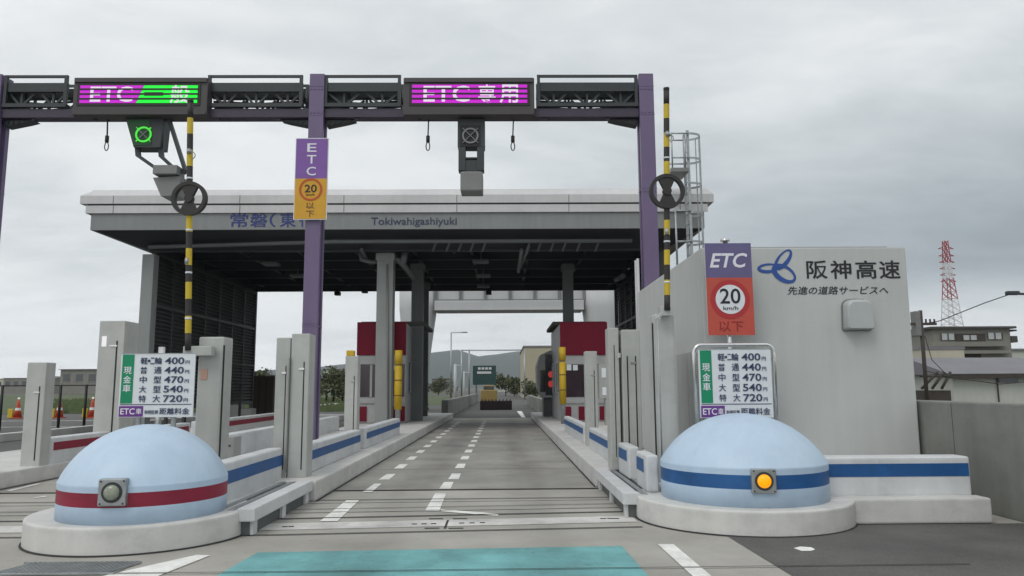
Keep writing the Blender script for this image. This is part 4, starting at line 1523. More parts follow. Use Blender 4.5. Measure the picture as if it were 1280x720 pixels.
booth(446, 507, 23.7, 1, 'red and grey toll booth behind the pale grey canopy column')
t, X0, X1, zz = booth(701, 760, 23.7, -1, 'red and grey toll booth beside the payment machine with red lamps')
m = MB()
for (u, v, a, b) in ((752, 758, 460, 472), (760, 766, 460, 472), (753, 758, 484, 494), (760, 766, 484, 494)):
    q = R(u, v, a, b, 21.4)
    m.box(q[0], q[1], 21.39, 21.4, q[2], q[3], 1)
q = R(749, 769, 455, 498, 21.4)
m.box(q[0], q[1], 21.402, 21.8, q[2], q[3], 0, bev=.01)
m.box((q[0] + q[1]) / 2 - .06, (q[0] + q[1]) / 2 + .06, 21.45, 21.7, .235, q[2])
single('notice_cabinet', m, ['cabinet grey', 'sign white'], 'grey cabinet with four white notices beside a red booth', 'cabinet', ((q[0] + q[1]) / 2, 21.6, .235))

# yellow padded bollards
for (x0, x1, yt, yb, lab) in ((493, 502.5, 438, 512, 'yellow padded bollard beside the pale grey canopy column'),
                              (699, 707.5, 434, 505, 'yellow padded bollard beside the payment machine with red lamps')):
    Y = 22.6
    X0, X1, Z0, Z1 = R(x0, x1, yt, yb, Y)
    cx, r = (X0 + X1) / 2, (X1 - X0) / 2
    t = thing('bollard', lab, 'bollard', (cx, Y, .235), 'yellow padded bollards at the booths')
    MB().tube([(cx, Y, .235), (cx, Y, Z1 - .02)], r * .7, seg=16).build('pipe', 'galvanised', t)
    zm = Z1 - (Z1 - Z0) * .24
    m = MB()
    m.tube([(cx, Y, Z0), (cx, Y, zm - .04)], r, seg=20)
    m.tube([(cx, Y, zm), (cx, Y, Z1)], r * 1.02, seg=20)
    for z in (Z0 + .4, Z0 + .85): m.tube([(cx, Y, z), (cx, Y, z + .03)], r * 1.04, 1, seg=20)
    m.build('pad', ['pad yellow', 'ink brown'], t)

# payment machine with red lamps
Y = 28.0
X0, X1, Z0, Z1 = R(672, 691, 440, 515, Y)
t = thing('payment_machine', 'rounded payment machine with glowing red lamps beside a red booth', 'payment machine', ((X0 + X1) / 2, Y, .235))
m = MB()
m.box(X0 + .22, X1 + .25, Y + .2, Y + 1.2, .235, Z0 + .6, bev=.03)
m.build('base', 'column dark', t)
m = MB()
zl = P(680, 497, Y).z
prof = [(X0 + .18, zl), (X0, zl + .35), (X0 - .02, Z1 - .5), (X0 + .1, Z1 - .12), (X0 + .45, Z1 + .05), (X1 + .3, Z1 + .08), (X1 + .3, zl)]
m.prism([(x, Y + .02, z) for x, z in prof], (0, 1.4, 0))
m.build('body', 'booth white', t)
m = MB()
q = R(675, 681.5, 463, 490, Y)
m.box(q[0], q[1], Y, Y + .019, q[2], q[3], 0)
q = R(681.5, 692, 443, 494, Y)
m.box(q[0], q[1], Y - .01, Y + .019, q[2], q[3], 0)
m.build('front_screen', 'dark glass', t)
for y_ in (468, 480):
    p = P(688.5, y_, Y)
    MB().disc((p.x, Y - .03, p.z), .10, 24, .019, 0, ry=.12).build('red_lamp', 'lamp red', t)

# ================================================================== portal / footbridge beyond
YP = 44.0
t = thing('white_portal', 'pale portal bridge with flared legs beyond the canopy', 'bridge', (0, YP, 0))
m = MB()
za, zb2, zc = P(625, 352, YP).z, P(625, 375.5, YP).z, P(625, 387.5, YP).z
xl, xr = P(543, 380, YP).x, P(730, 380, YP).x
m.box(xl, xr, YP, YP + 2.0, zc, zb2, bev=.04)
m.box(xl, xr, YP - .06, YP + .0, zc, zc + .06)
m.build('girder', 'portal white', t)
m = MB()
m.box(xl, xr, YP + .35, YP + .4, zb2, za)
m.build('parapet_panel', 'portal white', t)
m = MB()
n = 6
for k in range(n + 1):
    x = xl + (xr - xl) * k / n
    m.box(x - .04, x + .04, YP + .22, YP + .3, zb2 + .001, za)
    m.box(x + .1, x + .14, YP + .22, YP + .3, zb2 + .001, za)
m.box(xl, xr, YP + .22, YP + .29, zb2 + .05, zb2 + .1)
m.build('parapet_frame', 'camera grey', t)
for sg, xo, xi, xbi, xbo in ((1, 497, 546, 527, 503), (-1, 775, 728, 735, 765)):
    m = MB()
    rings = []
    for (y_, a_, b_) in ((352, xo, xi), (385, xo + (0), xi - sg * 2), (405, xo + sg * 2, xi - sg * 5), (440, xo + sg * 5, xi - sg * 10), (545, xbo, xbi)):
        z = P(640, y_, YP).z
        X0_, X1_ = P(a_, y_, YP).x, P(b_, y_, YP).x
        cx, w = (X0_ + X1_) / 2, abs(X1_ - X0_) / 2
        rings.append([m.bm.verts.new((cx + w * math.copysign(abs(math.cos(a)) ** .7, math.cos(a)), YP + 1 + 1.05 * math.copysign(abs(math.sin(a)) ** .7, math.sin(a)), z)) for a in
                      [2 * math.pi * k / 32 for k in range(32)]])
    for a, b in zip(rings, rings[1:]):
        for k in range(32):
            f = m.bm.faces.new((a[k], b[k], b[(k + 1) % 32], a[(k + 1) % 32]))
            f.smooth = True
    m.bm.faces.new(rings[0])
    bmesh.ops.recalc_face_normals(m.bm, faces=m.bm.faces)
    m.build('leg', 'portal white', t)


# ================================================================== beyond the canopy
def ppoint(px, py, Y): return P(px, py, Y)


# street lamp
Y = 70
a = G(563, 498)
t = thing('street_lamp', 'slim single arm street lamp beyond the portal, left of the green sign', 'street lamp', (P(564, 415, Y).x, Y, 0))
x = P(564, 415, Y).x
z = P(564, 416, Y).z
MB().tube([(x, Y, 0), (x, Y, z)], .10, seg=8, r2=.06).build('pole', 'galvanised', t)
MB().tube([(x, Y, z), (P(583, 415, Y).x, Y, z + .05)], .045, seg=6).build('arm', 'galvanised', t)
xx_ = P(583, 415, Y).x
MB().box(xx_ - .4, xx_ + .1, Y - .12, Y + .12, z - .02, z + .08, bev=.02).build('lamp_head', 'camera grey', t)
# sign gantry far
Y = 85
t = thing('sign_frame', 'thin grey frame of posts with a top wire around the far green sign', 'sign gantry', (P(617, 480, Y).x, Y, 0))
for x_ in (577, 586.5, 655.5):
    x = P(x_, 440, Y).x
    MB().tube([(x, Y, 0), (x, Y, P(x_, 437, Y).z)], .09, seg=8).build('post', 'galvanised', t)
MB().tube([P(577, 438, Y), P(655, 437.5, Y)], .07, seg=6).build('top_rail', 'galvanised', t)
# highway sign
Y = 80
X0, X1, Z0, Z1 = R(591, 620, 457, 481, Y)
t = thing('highway_sign', 'dark green highway direction sign far down the lane', 'road sign', ((X0 + X1) / 2, Y, 0))
m = MB()
m.box(X0, X1, Y, Y + .1, Z0, Z1)
for k in range(4): m.box(X0 + .55 + k * .38, X0 + .83 + k * .38, Y - .01, Y - .001, Z1 - .42, Z1 - .18, 1)
m.box(X0 + .45, X1 - .5, Y - .01, Y - .001, Z1 - .85, Z1 - .62, 1)
m.build('panel', ['highway green', 'canopy light'], t)
for u in (.15, .85):
    x = X0 + (X1 - X0) * u
    MB().tube([(x, Y + .2, 0), (x, Y + .2, Z1)], .09, seg=8).build('post', 'galvanised', t)
# white gate posts
for k, (x_, y0, y1, lab) in enumerate(((569, 455, 497, 'thick white post beside the sign frame beyond the portal'), (580, 464, 490, 'short white post between the thick post and the green sign'))):
    Y = 60 + k * 10
    a, b = P(x_, y0, Y), P(x_, y1, Y)
    m = MB()
    m.tube([(a.x, Y, 0), (a.x, Y, a.z)], .11 - .04 * k, seg=10)
    m.tube([(a.x, Y, a.z - .1), (a.x + .6, Y, a.z - .15)], .05, seg=6)
    single('white_post', m, 'portal white', lab, 'post', (a.x, Y, 0), 'white posts beyond the portal')
# concrete parapets of the road beyond
m = MB()
m.box(-2.75, -2.45, 34, 75, -.02, .78, bev=.03)
single('roadside_parapet', m, 'retaining', 'concrete parapet left of the lane, beyond the canopy', 'parapet', (-2.6, 50, 0), 'parapets beyond the canopy')
m = MB()
m.box(1.9, 2.2, 34, 60, -.02, .75, bev=.03)
single('roadside_parapet', m, 'retaining', 'concrete parapet right of the lane, beyond the canopy', 'parapet', (2.05, 47, 0), 'parapets beyond the canopy')
# dark covered load with yellow machine
Y = 46.0
X0, X1, Z0, Z1 = R(600, 640, 501, 515, Y)
m = MB()
m.box(X0, X1, Y, Y + .5, 0, Z1, bev=.04)
n = 9
for k in range(n):
    x = X0 + (X1 - X0) * (k + .5) / n
    m.box(x - .03, x + .03, Y + .1, Y + .2, Z1 - .01, Z1 + .09)
single('covered_barricade', m, 'maroon tarp', 'dark maroon barricade across the lane beyond the portal', 'barricade', ((X0 + X1) / 2, Y, 0))
Y = 55.0
X0, X1, Z0, Z1 = R(600, 622, 483, 505, Y)
t = thing('road_work_vehicle', 'small yellow road work vehicle behind the maroon barricade', 'work vehicle', ((X0 + X1) / 2, Y, 0))
MB().box(X0 + .05, X1 - .05, Y, Y + 2.6, .35, Z1 - .25, bev=.08).build('body', 'truck yellow', t)
m = MB()
m.box(X0 + .2, X1 - .25, Y + 1.0, Y + 2.2, Z1 - .25, Z1 + .1, bev=.08)
m.build('cab', 'truck yellow', t)
MB().box(X0 + .25, X1 - .3, Y + .98, Y + .999, Z1 - .2, Z1 + .02).build('rear_window', 'dark glass', t)
for x in (X0 + .15, X1 - .15):
    for y in (Y + .4, Y + 2.1):
        m = MB()
        m.tube([(x - .1, y, .3), (x + .1, y, .3)], .3, seg=18)
        m.build('wheel', 'rubber black', t)
# cream building right of lane
Y = 95
X0, X1, Z0, Z1 = R(655, 705, 434, 490, Y)
t = thing('cream_warehouse', 'plain cream warehouse beyond the lane', 'building', ((X0 + X1) / 2, Y, 0))
MB().box(X0, X1 + 8, Y, Y + 20, 0, Z1).build('wall', 'house beige', t)
MB().box(X0 - .1, X1 + 8.1, Y - .1, Y + 20.1, Z1, Z1 + .2).build('roof', 'roof grey', t)
m = MB()
for k in range(3): m.box(X0 + 1.5 + k * 2.2, X0 + 2.6 + k * 2.2, Y - .03, Y - .001, 2.0, 3.4)
m.build('window', 'dark glass', t)


def lowhouse(name, px0, px1, py0, Y, dep, wall, roof, label, cat='building', wins=3, pitch=0.0, base=0.0, over=.2, winmat='dark glass'):
    X0, X1 = P(px0, py0, Y).x, P(px1, py0, Y).x
    Z1 = P((px0 + px1) / 2, py0, Y).z
    t = thing(name, label, cat, ((X0 + X1) / 2, Y + dep / 2, base))
    MB().box(X0, X1, Y, Y + dep, base, Z1).build('wall', wall, t)
    r = MB()
    if pitch:
        r.prism([(X0 - over, Y - over, Z1), (X0 - over, Y + dep / 2, Z1 + pitch), (X0 - over, Y + dep + over, Z1)], (X1 - X0 + 2 * over, 0, 0))
    else:
        r.box(X0 - over, X1 + over, Y - over, Y + dep + over, Z1 + .001, Z1 + .18)
    r.build('roof', roof, t)
    for k in range(wins):
        x = X0 + (X1 - X0) * (k + .5) / wins
        w = (X1 - X0) / wins * .28
        hh = (Z1 - base)
        m = MB()
        m.box(x - w, x + w, Y - .04, Y - .002, base + hh * .52, base + hh * .82)
        o = m.build('window', winmat, t)
        m = MB()
        m.box(x - w - .06, x + w + .06, Y - .1, Y - .041, base + hh * .48, base + hh * .52)
        m.build('sill', wall, o)
    return t


# right background town
t = lowhouse('apartment_house', 1166, 1262, 411, 62, 9, 'house wall', 'roof dark', 'brown grey apartment house with flat dark roof below the pylon', wins=0, over=.35)
for (x0, x1, y0, y1) in ((1176, 1193, 417, 425), (1203, 1221, 419, 425), (1234, 1252, 416, 424)):
    q = R(x0, x1, y0, y1, 61.95)
    m = MB()
    m.box(q[0], q[1], 61.9, 61.996, q[2], q[3])
    o = m.build('window', 'window light', t)
    m = MB()
    for u in (0, .5, 1): m.box(q[0] + (q[1] - q[0]) * u - .04, q[0] + (q[1] - q[0]) * u + .04, 61.85, 61.899, q[2], q[3])
    m.build('frame', 'roof dark', o)
for (x0, x1, y0, y1, mt) in ((1195, 1232, 417, 431, 'brown dark'), (1200, 1226, 441, 447, 'brown dark')):
    q = R(x0, x1, y0, y1, 61.95)
    m = MB()
    m.box(q[0], q[1], 61.93, 61.997, q[2], q[3])
    m.build('recess_panel', mt, t)
for (x0, x1, y0, y1) in ((1166, 1260, 427, 433), (1166, 1264, 438, 442)):
    q = R(x0, x1, y0, y1, 61.3)
    m = MB()
    m.box(q[0], q[1], 61.3, 61.84, q[2], q[3])
    m.build('balcony', 'house wall', t)
q = R(1262, 1270, 412, 414, 62)
m = MB()
m.box(q[0], q[1], 61.9, 66, q[2], q[3])
m.box(q[0], q[1], 61.9, 66, P(1262, 428, 62).z, P(1262, 420, 62).z)
m.build('awning', 'roof dark', t)
lowhouse('cream_house', 1150, 1205, 437, 48, 8, 'house cream', 'roof grey', 'cream walled house between the pole and the white house', wins=0, over=.05)
t = lowhouse('white_house', 1190, 1330, 467, 36, 7, 'house white', 'roof grey', 'low white house with wide purple grey roof behind the weathered wall', wins=0, pitch=0.9, over=.3)
X0, X1 = P(1190, 480, 36).x, P(1330, 480, 36).x
m = MB()
zr = P(1230, 467, 36).z
m.box(X0 - .32, X1 + .3, 35.62, 35.7, zr - .22, zr - .02)
m.build('gutter', 'brown dark', t)
m = MB()
q = R(1248, 1272, 470, 478, 36)
m.box(q[0], q[1], 35.95, 35.998, q[2], q[3])
m.build('window', 'dark glass', t)
m = MB()
q = R(1245.5, 1246.8, 470, 503, 36)
m.box(q[0], q[1], 35.9, 35.95, 0, q[3])
m.build('downpipe', 'brown dark', t)
# dark shed with struts between
t = thing('lean_to_shed', 'dark lean-to shed with slanting struts beside the white house', 'shed', (P(1174, 500, 33).x, 33, 0))
q = R(1158, 1189, 488, 505, 33)
MB().box(q[0], q[1], 33, 35, 0, q[3]).build('body', 'brown dark', t)
m = MB()
for (x0, x1) in ((1152, 1172), (1165, 1180), (1177, 1188)):
    m.tube([P(x0, 486, 32.9), P(x1, 465, 32.9)], .06, seg=6)
m.tube([P(1150, 470, 32.9), P(1190, 471, 32.9)], .05, seg=6)
each(m, 'strut', 'brown dark', t)
# utility pole with transformer & wires
Y = 30
t = thing('utility_pole', 'dark utility pole with crossarm and transformer beside the grey building', 'utility pole', (P(1156, 500, Y).x, Y, 0))
x = P(1155, 450, Y).x
MB().tube([(x, Y, 0), (x, Y, P(1155, 388, Y).z)], .075, seg=10).build('pole', 'brown dark', t)
m = MB()
m.box(P(1143, 400, Y).x, x - .05, Y - .1, Y + .3, P(1150, 420, Y).z, P(1150, 389, Y).z, bev=.03)
m.build('transformer', 'camera grey', t)
m = MB()
m.box(x - .6, x + .6, Y - .06, Y + .02, P(1155, 405, Y).z - .05, P(1155, 405, Y).z + .05)
for k in range(3):
    m.tube([(x + .2 + k * .17, Y, P(1155, 405, Y).z + .05), (x + .2 + k * .17, Y, P(1155, 405, Y).z + .2)], .04, seg=6)
m.build('crossarm', 'brown dark', t)


def wire(pts, Y, r, lab, grp):
    m = MB()
    q = [P(x, y, Y) if len((x, y)) == 2 else None for x, y in pts]
    m.tube(q, r, seg=5)
    single('overhead_wire', m, 'cable', lab, 'wire', tuple(q[0]), grp)


wire([(1155, 405), (1175, 401), (1200, 391), (1230, 379), (1262, 368)], 30, .02, 'sagging wire with clips rising from the utility pole to the right', 'overhead wires on the right')
wire([(1155, 463), (1190, 472), (1250, 480), (1320, 474)], 29.5, .018, 'low wire sagging across the white house wall', 'overhead wires on the right')
wire([(1156, 420), (1165, 450), (1185, 470), (1200, 468)], 30.2, .015, 'slack wire hanging from the utility pole over the cream house', 'overhead wires on the right')
# lamp arm at right edge
Y = 30
t = thing('road_lamp', 'dark lamp arm reaching in at the right edge above the houses', 'street lamp', (P(1330, 500, Y).x, Y, 0))
x = P(1330, 400, Y).x
MB().tube([(x, Y, 0), (x, Y, P(1330, 368, Y).z)], .1, seg=8).build('pole', 'dark steel', t)
MB().tube([P(1330, 369, Y), P(1268, 367, Y)], .05, seg=8).build('arm', 'dark steel', t)
p = P(1264, 367, Y)
MB().box(p.x - .2, p.x + .3, Y - .1, Y + .1, p.z - .06, p.z + .1, bev=.03).build('lamp_head', 'dark steel', t)

# pylon
YPY = 420.0
cx = P(1188, 400, YPY).x
t = thing('transmission_pylon', 'tall red and white lattice pylon behind the houses', 'pylon', (cx, YPY, 0))
ztop = P(1184, 301, YPY).z
zmid = P(1184, 348, YPY).z
zlow = P(1184, 412, YPY).z
cxt = P(1184.5, 340, YPY).x


def pw(z):
    if z > zmid: return 1.9 + (zmid - z) / (ztop - zmid) * -0.0 - (z - zmid) / (ztop - zmid) * .9
    return 1.9 + (zmid - z) * .075


for seg_i, (za_, zb_, mt) in enumerate(((0, zlow * 0 + P(1184, 374, YPY).z, 'pylon white'), (P(1184, 374, YPY).z, zmid, 'pylon red'),
                                         (zmid, P(1184, 328, YPY).z, 'pylon white'), (P(1184, 328, YPY).z, ztop, 'pylon red'))):
    m = MB()
    n = max(3, int((zb_ - za_) / 3.5))
    for k in range(n):
        z0, z1 = za_ + (zb_ - za_) * k / n, za_ + (zb_ - za_) * (k + 1) / n
        w0, w1 = pw(z0), pw(z1)
        for sx, sy in ((-1, -1), (1, -1), (1, 1), (-1, 1)):
            m.bar((cxt + sx * w0, YPY + sy * w0, z0), (cxt + sx * w1, YPY + sy * w1, z1), .34)
        for sy in (-1, 1):
            m.bar((cxt - w0, YPY + sy * w0, z0), (cxt + w1, YPY + sy * w1, z1), .24)
            m.bar((cxt + w0, YPY + sy * w0, z0), (cxt - w1, YPY + sy * w1, z1), .24)
            m.bar((cxt - w0, YPY + sy * w0, z0), (cxt + w0, YPY + sy * w0, z0), .24)
        for sx in (-1, 1):
            m.bar((cxt + sx * w0, YPY - w0, z0), (cxt + sx * w1, YPY + w1, z1), .24)
    m.build('lattice_section', mt, t)
m = MB()
for y_ in (310, 319, 327, 335, 343, 351):
    z = P(1184, y_, YPY).z
    for s in (-1, 1):
        m.bar((cxt + s * 1.5, YPY, z + .6), (cxt + s * 4.3, YPY, z - .4), .4)
        m.bar((cxt + s * 1.5, YPY, z - .5), (cxt + s * 4.3, YPY, z - .5), .3)
m.build('crossarm', 'pylon red', t)

# ------------------------------------------------ left background
# far kerb and fence
m = MB()
a, b = G(0, 577, .0), G(118, 560, 0)
m.box(-13.2, -12.95, 9, 60, -.01, .2, bev=.02)
struct('far_kerb', m, 'kerb white')
t = thing('wire_fence', 'thin black post fence in front of the grass field', 'fence', (-17, 25.2, 0))
fy = 25.5
zt_ = P(75, 481, fy).z
for x_ in (2, 75, 107, 168, 200, 232, 300):
    x = P(x_, 500, fy).x
    MB().tube([(x, fy, -.02), (x, fy, zt_)], .045, seg=8).build('post', 'black', t)
m = MB()
xa, xb = P(-60, 500, fy).x, P(312, 500, fy).x
m.tube([(xa, fy, zt_ - .02), (xb, fy, zt_ - .02)], .022, seg=6)
m.build('rail', 'black', t)
# grass
m = MB()
m.face([(-260, 44, .01), (-19, 44, .01), (-14, 250, .01), (-260, 250, .01)])
m.face([(3, 62, .01), (60, 62, .01), (60, 130, .01), (3, 130, .01)])
m.face([(-13, 60, .0), (-4, 60, .0), (-4, 130, .0), (-13, 130, .0)])
o = struct('grass_field', m, 'grass')
m = MB()
rnd = random.Random(3)
for k in range(9000):
    if k % 4:
        y = 44 + 60 * rnd.random() ** 1.6
        x = -(y * .62) + rnd.random() * y * .52
    else:
        y = 62 + 40 * rnd.random()
        x = 3 + rnd.random() * 12
    h_ = .1 + .3 * rnd.random()
    w = .08 + .1 * rnd.random()
    dx = rnd.uniform(-.1, .1)
    m.face([(x - w, y, .01), (x + w, y, .01), (x + dx, y + .05, h_)])
o = m.build('grass', 'grass blade')
o['kind'] = 'stuff'
# pavement lines on far road
m = MB()
m.box(-30, -13.3, 33.6, 33.75, -.004, .0)
m.box(-30, -13.4, 28.0, 28.12, -.004, .0)
struct('far_road_line', m, 'white marking')

# cones
YK = 37.0


def cone():
    t = thing('traffic_cone', '', 'traffic cone', (0, 0, 0), 'orange cones along the field')
    MB().box(-.2, .2, -.2, .2, 0, .05, bev=.01).build('base', 'cone orange', t)
    m = MB()
    m.lathe((0, 0, 0), [(.17, .05), (.12, .42), (.10, .55), (.07, .75), (.04, 1.0), (0, 1.01)], [0, 1, 0, 0, 0], seg=18)
    m.build('body', ['cone orange', 'sign white'], t)
    m = MB()
    m.box(-.42, -.2, -.05, .05, 0, .5, bev=.03)
    m.build('weight', 'yellow', t)
    m = MB()
    bmesh.ops.create_uvsphere(m.bm, u_segments=10, v_segments=6, radius=.05, matrix=Matrix.Translation((0, 0, 1.05)))
    m.build('lamp', 'lit lens', t)
    return t


c0 = cone()
for k, (x_, lab) in enumerate(((22, 'orange cone at the left edge, left of the slim grey post'), (74, 'orange cone between the slim and the tallest grey posts'),
                               (115, 'orange cone beside the tallest grey post on its left'))):
    c = c0 if k == 0 else copy_tree(c0)
    p = G(x_, 519)
    c.location = (P(x_, 519, YK).x, YK, -.005)
    c['label'] = lab
    for ch in c.children: ch.scale = (1.1, 1.1, .9)

lowhouse('flat_roof_hall', 76, 124, 462, 260, 25, 'house wall', 'roof grey', 'low beige hall with flat roof behind the grass field', wins=3, over=.6)
lowhouse('field_shed', 5, 56, 473, 320, 20, 'house wall', 'roof dark', 'long low shed at the far edge of the field, left edge', wins=5, over=.3)
rnd = random.Random(11)
hk = 0
names = ['small pale house', 'small brown house', 'small grey house', 'small white house', 'tiny cream house', 'tiny dark house']
for k, (x0, x1, y0, Yd, w, r, lab) in enumerate((
        (-30, 6, 474, 340, 'house cream', 'roof dark', 'cream house at the far left edge of the field'),
        (56, 70, 471, 330, 'house white', 'roof grey', 'small white house left of the low beige hall'),
        (290, 318, 468, 160, 'house white', 'roof grey', 'pale far house just right of the louvred screen'),
        (322, 342, 470, 140, 'house wall', 'roof dark', 'brown far house left of the twin grey posts'),
        (405, 430, 462, 230, 'house white', 'roof grey', 'pale far block above the trees, right of the purple column'),
        (540, 562, 474, 260, 'house wall', 'roof dark', 'dark low far house left of the thick white post'),
        (622, 640, 473, 260, 'house white', 'roof grey', 'white far house right of the green highway sign'),
        (640, 656, 475, 240, 'house wall', 'roof grey', 'grey far house left of the cream warehouse'),
        (1262, 1300, 438, 75, 'house white', 'roof grey', 'pale house at the right edge below the lamp arm'))):
    lowhouse('distant_house', x0, x1, y0, Yd, 12, w, r, lab, wins=2)
# dark shelters behind the louvre right (x 316-345)
m = MB()
q = R(316, 341, 470, 530, 30)
m.box(q[0], q[1], 30, 30.9, 0, q[3], bev=.02)
m.box(q[0] + .2, q[0] + .26, 29.99, 29.999, .3, q[3] - .1, 1)
m.box(q[1] - .3, q[1] - .25, 29.99, 29.999, .3, q[3] - .1, 1)
single('utility_cabinet', m, ['brown dark', 'black'], 'brown utility cabinet beyond the louvred screen', 'cabinet', ((q[0] + q[1]) / 2, 30, 0))
for (u, v, yt, lab) in ((284, 299, 506, 'taller one of two low pale cabinets below the louvred screen'), (300, 314, 511, 'shorter one of two low pale cabinets, beside the brown utility cabinet')):
    q = R(u, v, yt, 530, 26)
    m = MB()
    m.box(q[0], q[1], 26, 26.5, 0, q[3], bev=.02)
    m.box(q[0] + .05, q[1] - .05, 25.99, 25.999, .1, q[3] - .08)
    single('low_cabinet', m, 'cabinet grey', lab, 'cabinet', (q[0], 26.2, 0), 'low cabinets below the screen')


# trees
def tree(x, y, h, cr, seed, label, group='trees in the distance', thin=False):
    rnd = random.Random(seed)
    t = thing('tree', label, 'tree', (x, y, 0), group)
    m = MB()
    m.tube([(x, y, -.02), (x + .05, y, h * .35), (x - .05, y, h * .75)], h * .03, seg=7, r2=h * .01)
    for k in range(6):
        a = rnd.random() * 6.28
        z = h * rnd.uniform(.3, .65)
        m.tube([(x, y, z), (x + cr * .6 * math.cos(a), y + cr * .6 * math.sin(a), z + h * .18)], h * .012, seg=5, r2=h * .004)
    m.build('trunk', 'bark', t)
    m = MB()
    cl = [(rnd.gauss(0, cr * .45), rnd.gauss(0, cr * .45), h * rnd.uniform(.28, .78), cr * rnd.uniform(.32, .6)) for _ in range(9)]
    for k in range(1100):
        c = cl[k % 9]
        v = Vector((rnd.gauss(0, 1), rnd.gauss(0, 1), rnd.gauss(0, 1))).normalized() * c[3] * rnd.random() ** .4
        p = Vector((x + c[0], y + c[1], c[2])) + v
        if p.z < h * .06: continue
        s = cr * rnd.uniform(.05, .11)
        e1 = Vector((rnd.gauss(0, 1), rnd.gauss(0, 1), rnd.gauss(0, 1))).normalized() * s
        e2 = e1.cross(Vector((rnd.gauss(0, 1), rnd.gauss(0, 1), rnd.gauss(0, 1)))).normalized() * s * .7
        m.face([p - e1, p - e2, p + e1, p + e2], 1 if rnd.random() < .35 else 0)
    m.build('crown', ['leaf', 'leaf olive'], t)
    return t


for k, (x_, Yd, h_, cr, lab) in enumerate(((408, 72, 3.6, 1.7, 'left bushy tree right of the purple column'), (417, 70, 3.9, 1.6, 'middle bushy tree right of the purple column'),
                                           (428, 74, 3.5, 1.6, 'right bushy tree beside the orange capped post'),
                                           (119, 290, 11.0, 3.2, 'dark tree rising behind the low beige hall'),
                                           (322, 90, 3.9, 2.2, 'dark tree between the louvred screen and the brown cabinet'),
                                           (336, 88, 3.9, 2.0, 'dark tree behind the brown utility cabinet'),
                                           (548, 150, 3.6, 2.5, 'low far tree left of the sign frame'),
                                           (632, 130, 3.6, 2.4, 'low far tree right of the green sign'),
                                           (643, 120, 3.4, 2.0, 'low far tree before the grey far house'),
                                           (666, 88, 2.2, 1.4, 'shrubby tree in front of the cream warehouse'))):
    tree(P(x_, 485, Yd).x, Yd, h_, cr, 40 + k, lab)

# hills
m = MB()
rnd = random.Random(5)
pts = [(-60, 478), (100, 476), (250, 470), (380, 462), (450, 455), (520, 446), (545, 441), (575, 438), (600, 446), (625, 443), (655, 439), (690, 445), (740, 452), (820, 462), (1000, 472), (1350, 478)]
YH = 3200.0
cols = []
N = 120
for k in range(N + 1):
    px_ = -60 + 1410 * k / N
    for (x0, y0), (x1, y1) in zip(pts, pts[1:]):
        if x0 <= px_ <= x1:
            f_ = (px_ - x0) / (x1 - x0)
            f_ = f_ * f_ * (3 - 2 * f_)
            py_ = y0 + (y1 - y0) * f_ + rnd.uniform(-.4, .4)
    top = P(px_, py_, YH)
    col = []
    for j in range(7):
        u = j / 6
        zz_ = top.z * math.sin(u * math.pi / 2) ** .9
        col.append(m.bm.verts.new((top.x + rnd.uniform(-6, 6), YH - 900 * (1 - u) + rnd.uniform(-20, 20), zz_ if j else -1)))
    col.append(m.bm.verts.new((top.x, YH + 900, -1)))
    cols.append(col)
for a, b in zip(cols, cols[1:]):
    for j in range(7):
        f = m.bm.faces.new((a[j], b[j], b[j + 1], a[j + 1]))
        f.smooth = True
struct('hills', m, 'hill')

# ================================================================== haze
m = MB()
m.box(-5200, 5200, -70, 4300, -2.0, 330)
hz = m.build('haze', 'soil')
hm = bpy.data.materials.new('haze air')
hm.use_nodes = True
nt = hm.node_tree
for n_ in list(nt.nodes):
    if n_.type != 'OUTPUT_MATERIAL': nt.nodes.remove(n_)
pv = nt.nodes.new('ShaderNodeVolumePrincipled')
pv.inputs['Color'].default_value = (0.84, 0.90, 1.0, 1)
pv.inputs['Density'].default_value = 0.00013
nt.links.new(pv.outputs[0], [n_ for n_ in nt.nodes if n_.type == 'OUTPUT_MATERIAL'][0].inputs['Volume'])
hz.data.materials.clear()
hz.data.materials.append(hm)
hz['kind'] = 'stuff'

# ================================================================== sky and sun
SUN_EL, SUN_AZ = math.radians(52), math.radians(215)   # azimuth from +Y clockwise
w = bpy.data.worlds.new('World')
SC.world = w
w.use_nodes = True
nt = w.node_tree
N, L = nt.nodes.new, nt.links.new
bg = nt.nodes['Background']
bg.inputs['Strength'].default_value = 0.1
sky = N('ShaderNodeTexSky')
sky.sky_type = 'NISHITA'
sky.sun_disc = False
sky.sun_elevation = SUN_EL
sky.sun_rotation = SUN_AZ
tc = N('ShaderNodeTexCoord')
sep = N('ShaderNodeSeparateXYZ')
L(tc.outputs['Generated'], sep.inputs[0])
# project direction on a cloud plane so bands flatten to the horizon
mz = N('ShaderNodeMath'); mz.operation = 'MAXIMUM'; mz.inputs[1].default_value = 0.0
L(sep.outputs['Z'], mz.inputs[0])
ad = N('ShaderNodeMath'); ad.operation = 'ADD'; ad.inputs[1].default_value = 0.16
L(mz.outputs[0], ad.inputs[0])
dv = N('ShaderNodeVectorMath'); dv.operation = 'DIVIDE'
cmb = N('ShaderNodeCombineXYZ')
for i in range(3): L(ad.outputs[0], cmb.inputs[i])
L(tc.outputs['Generated'], dv.inputs[0])
L(cmb.outputs[0], dv.inputs[1])


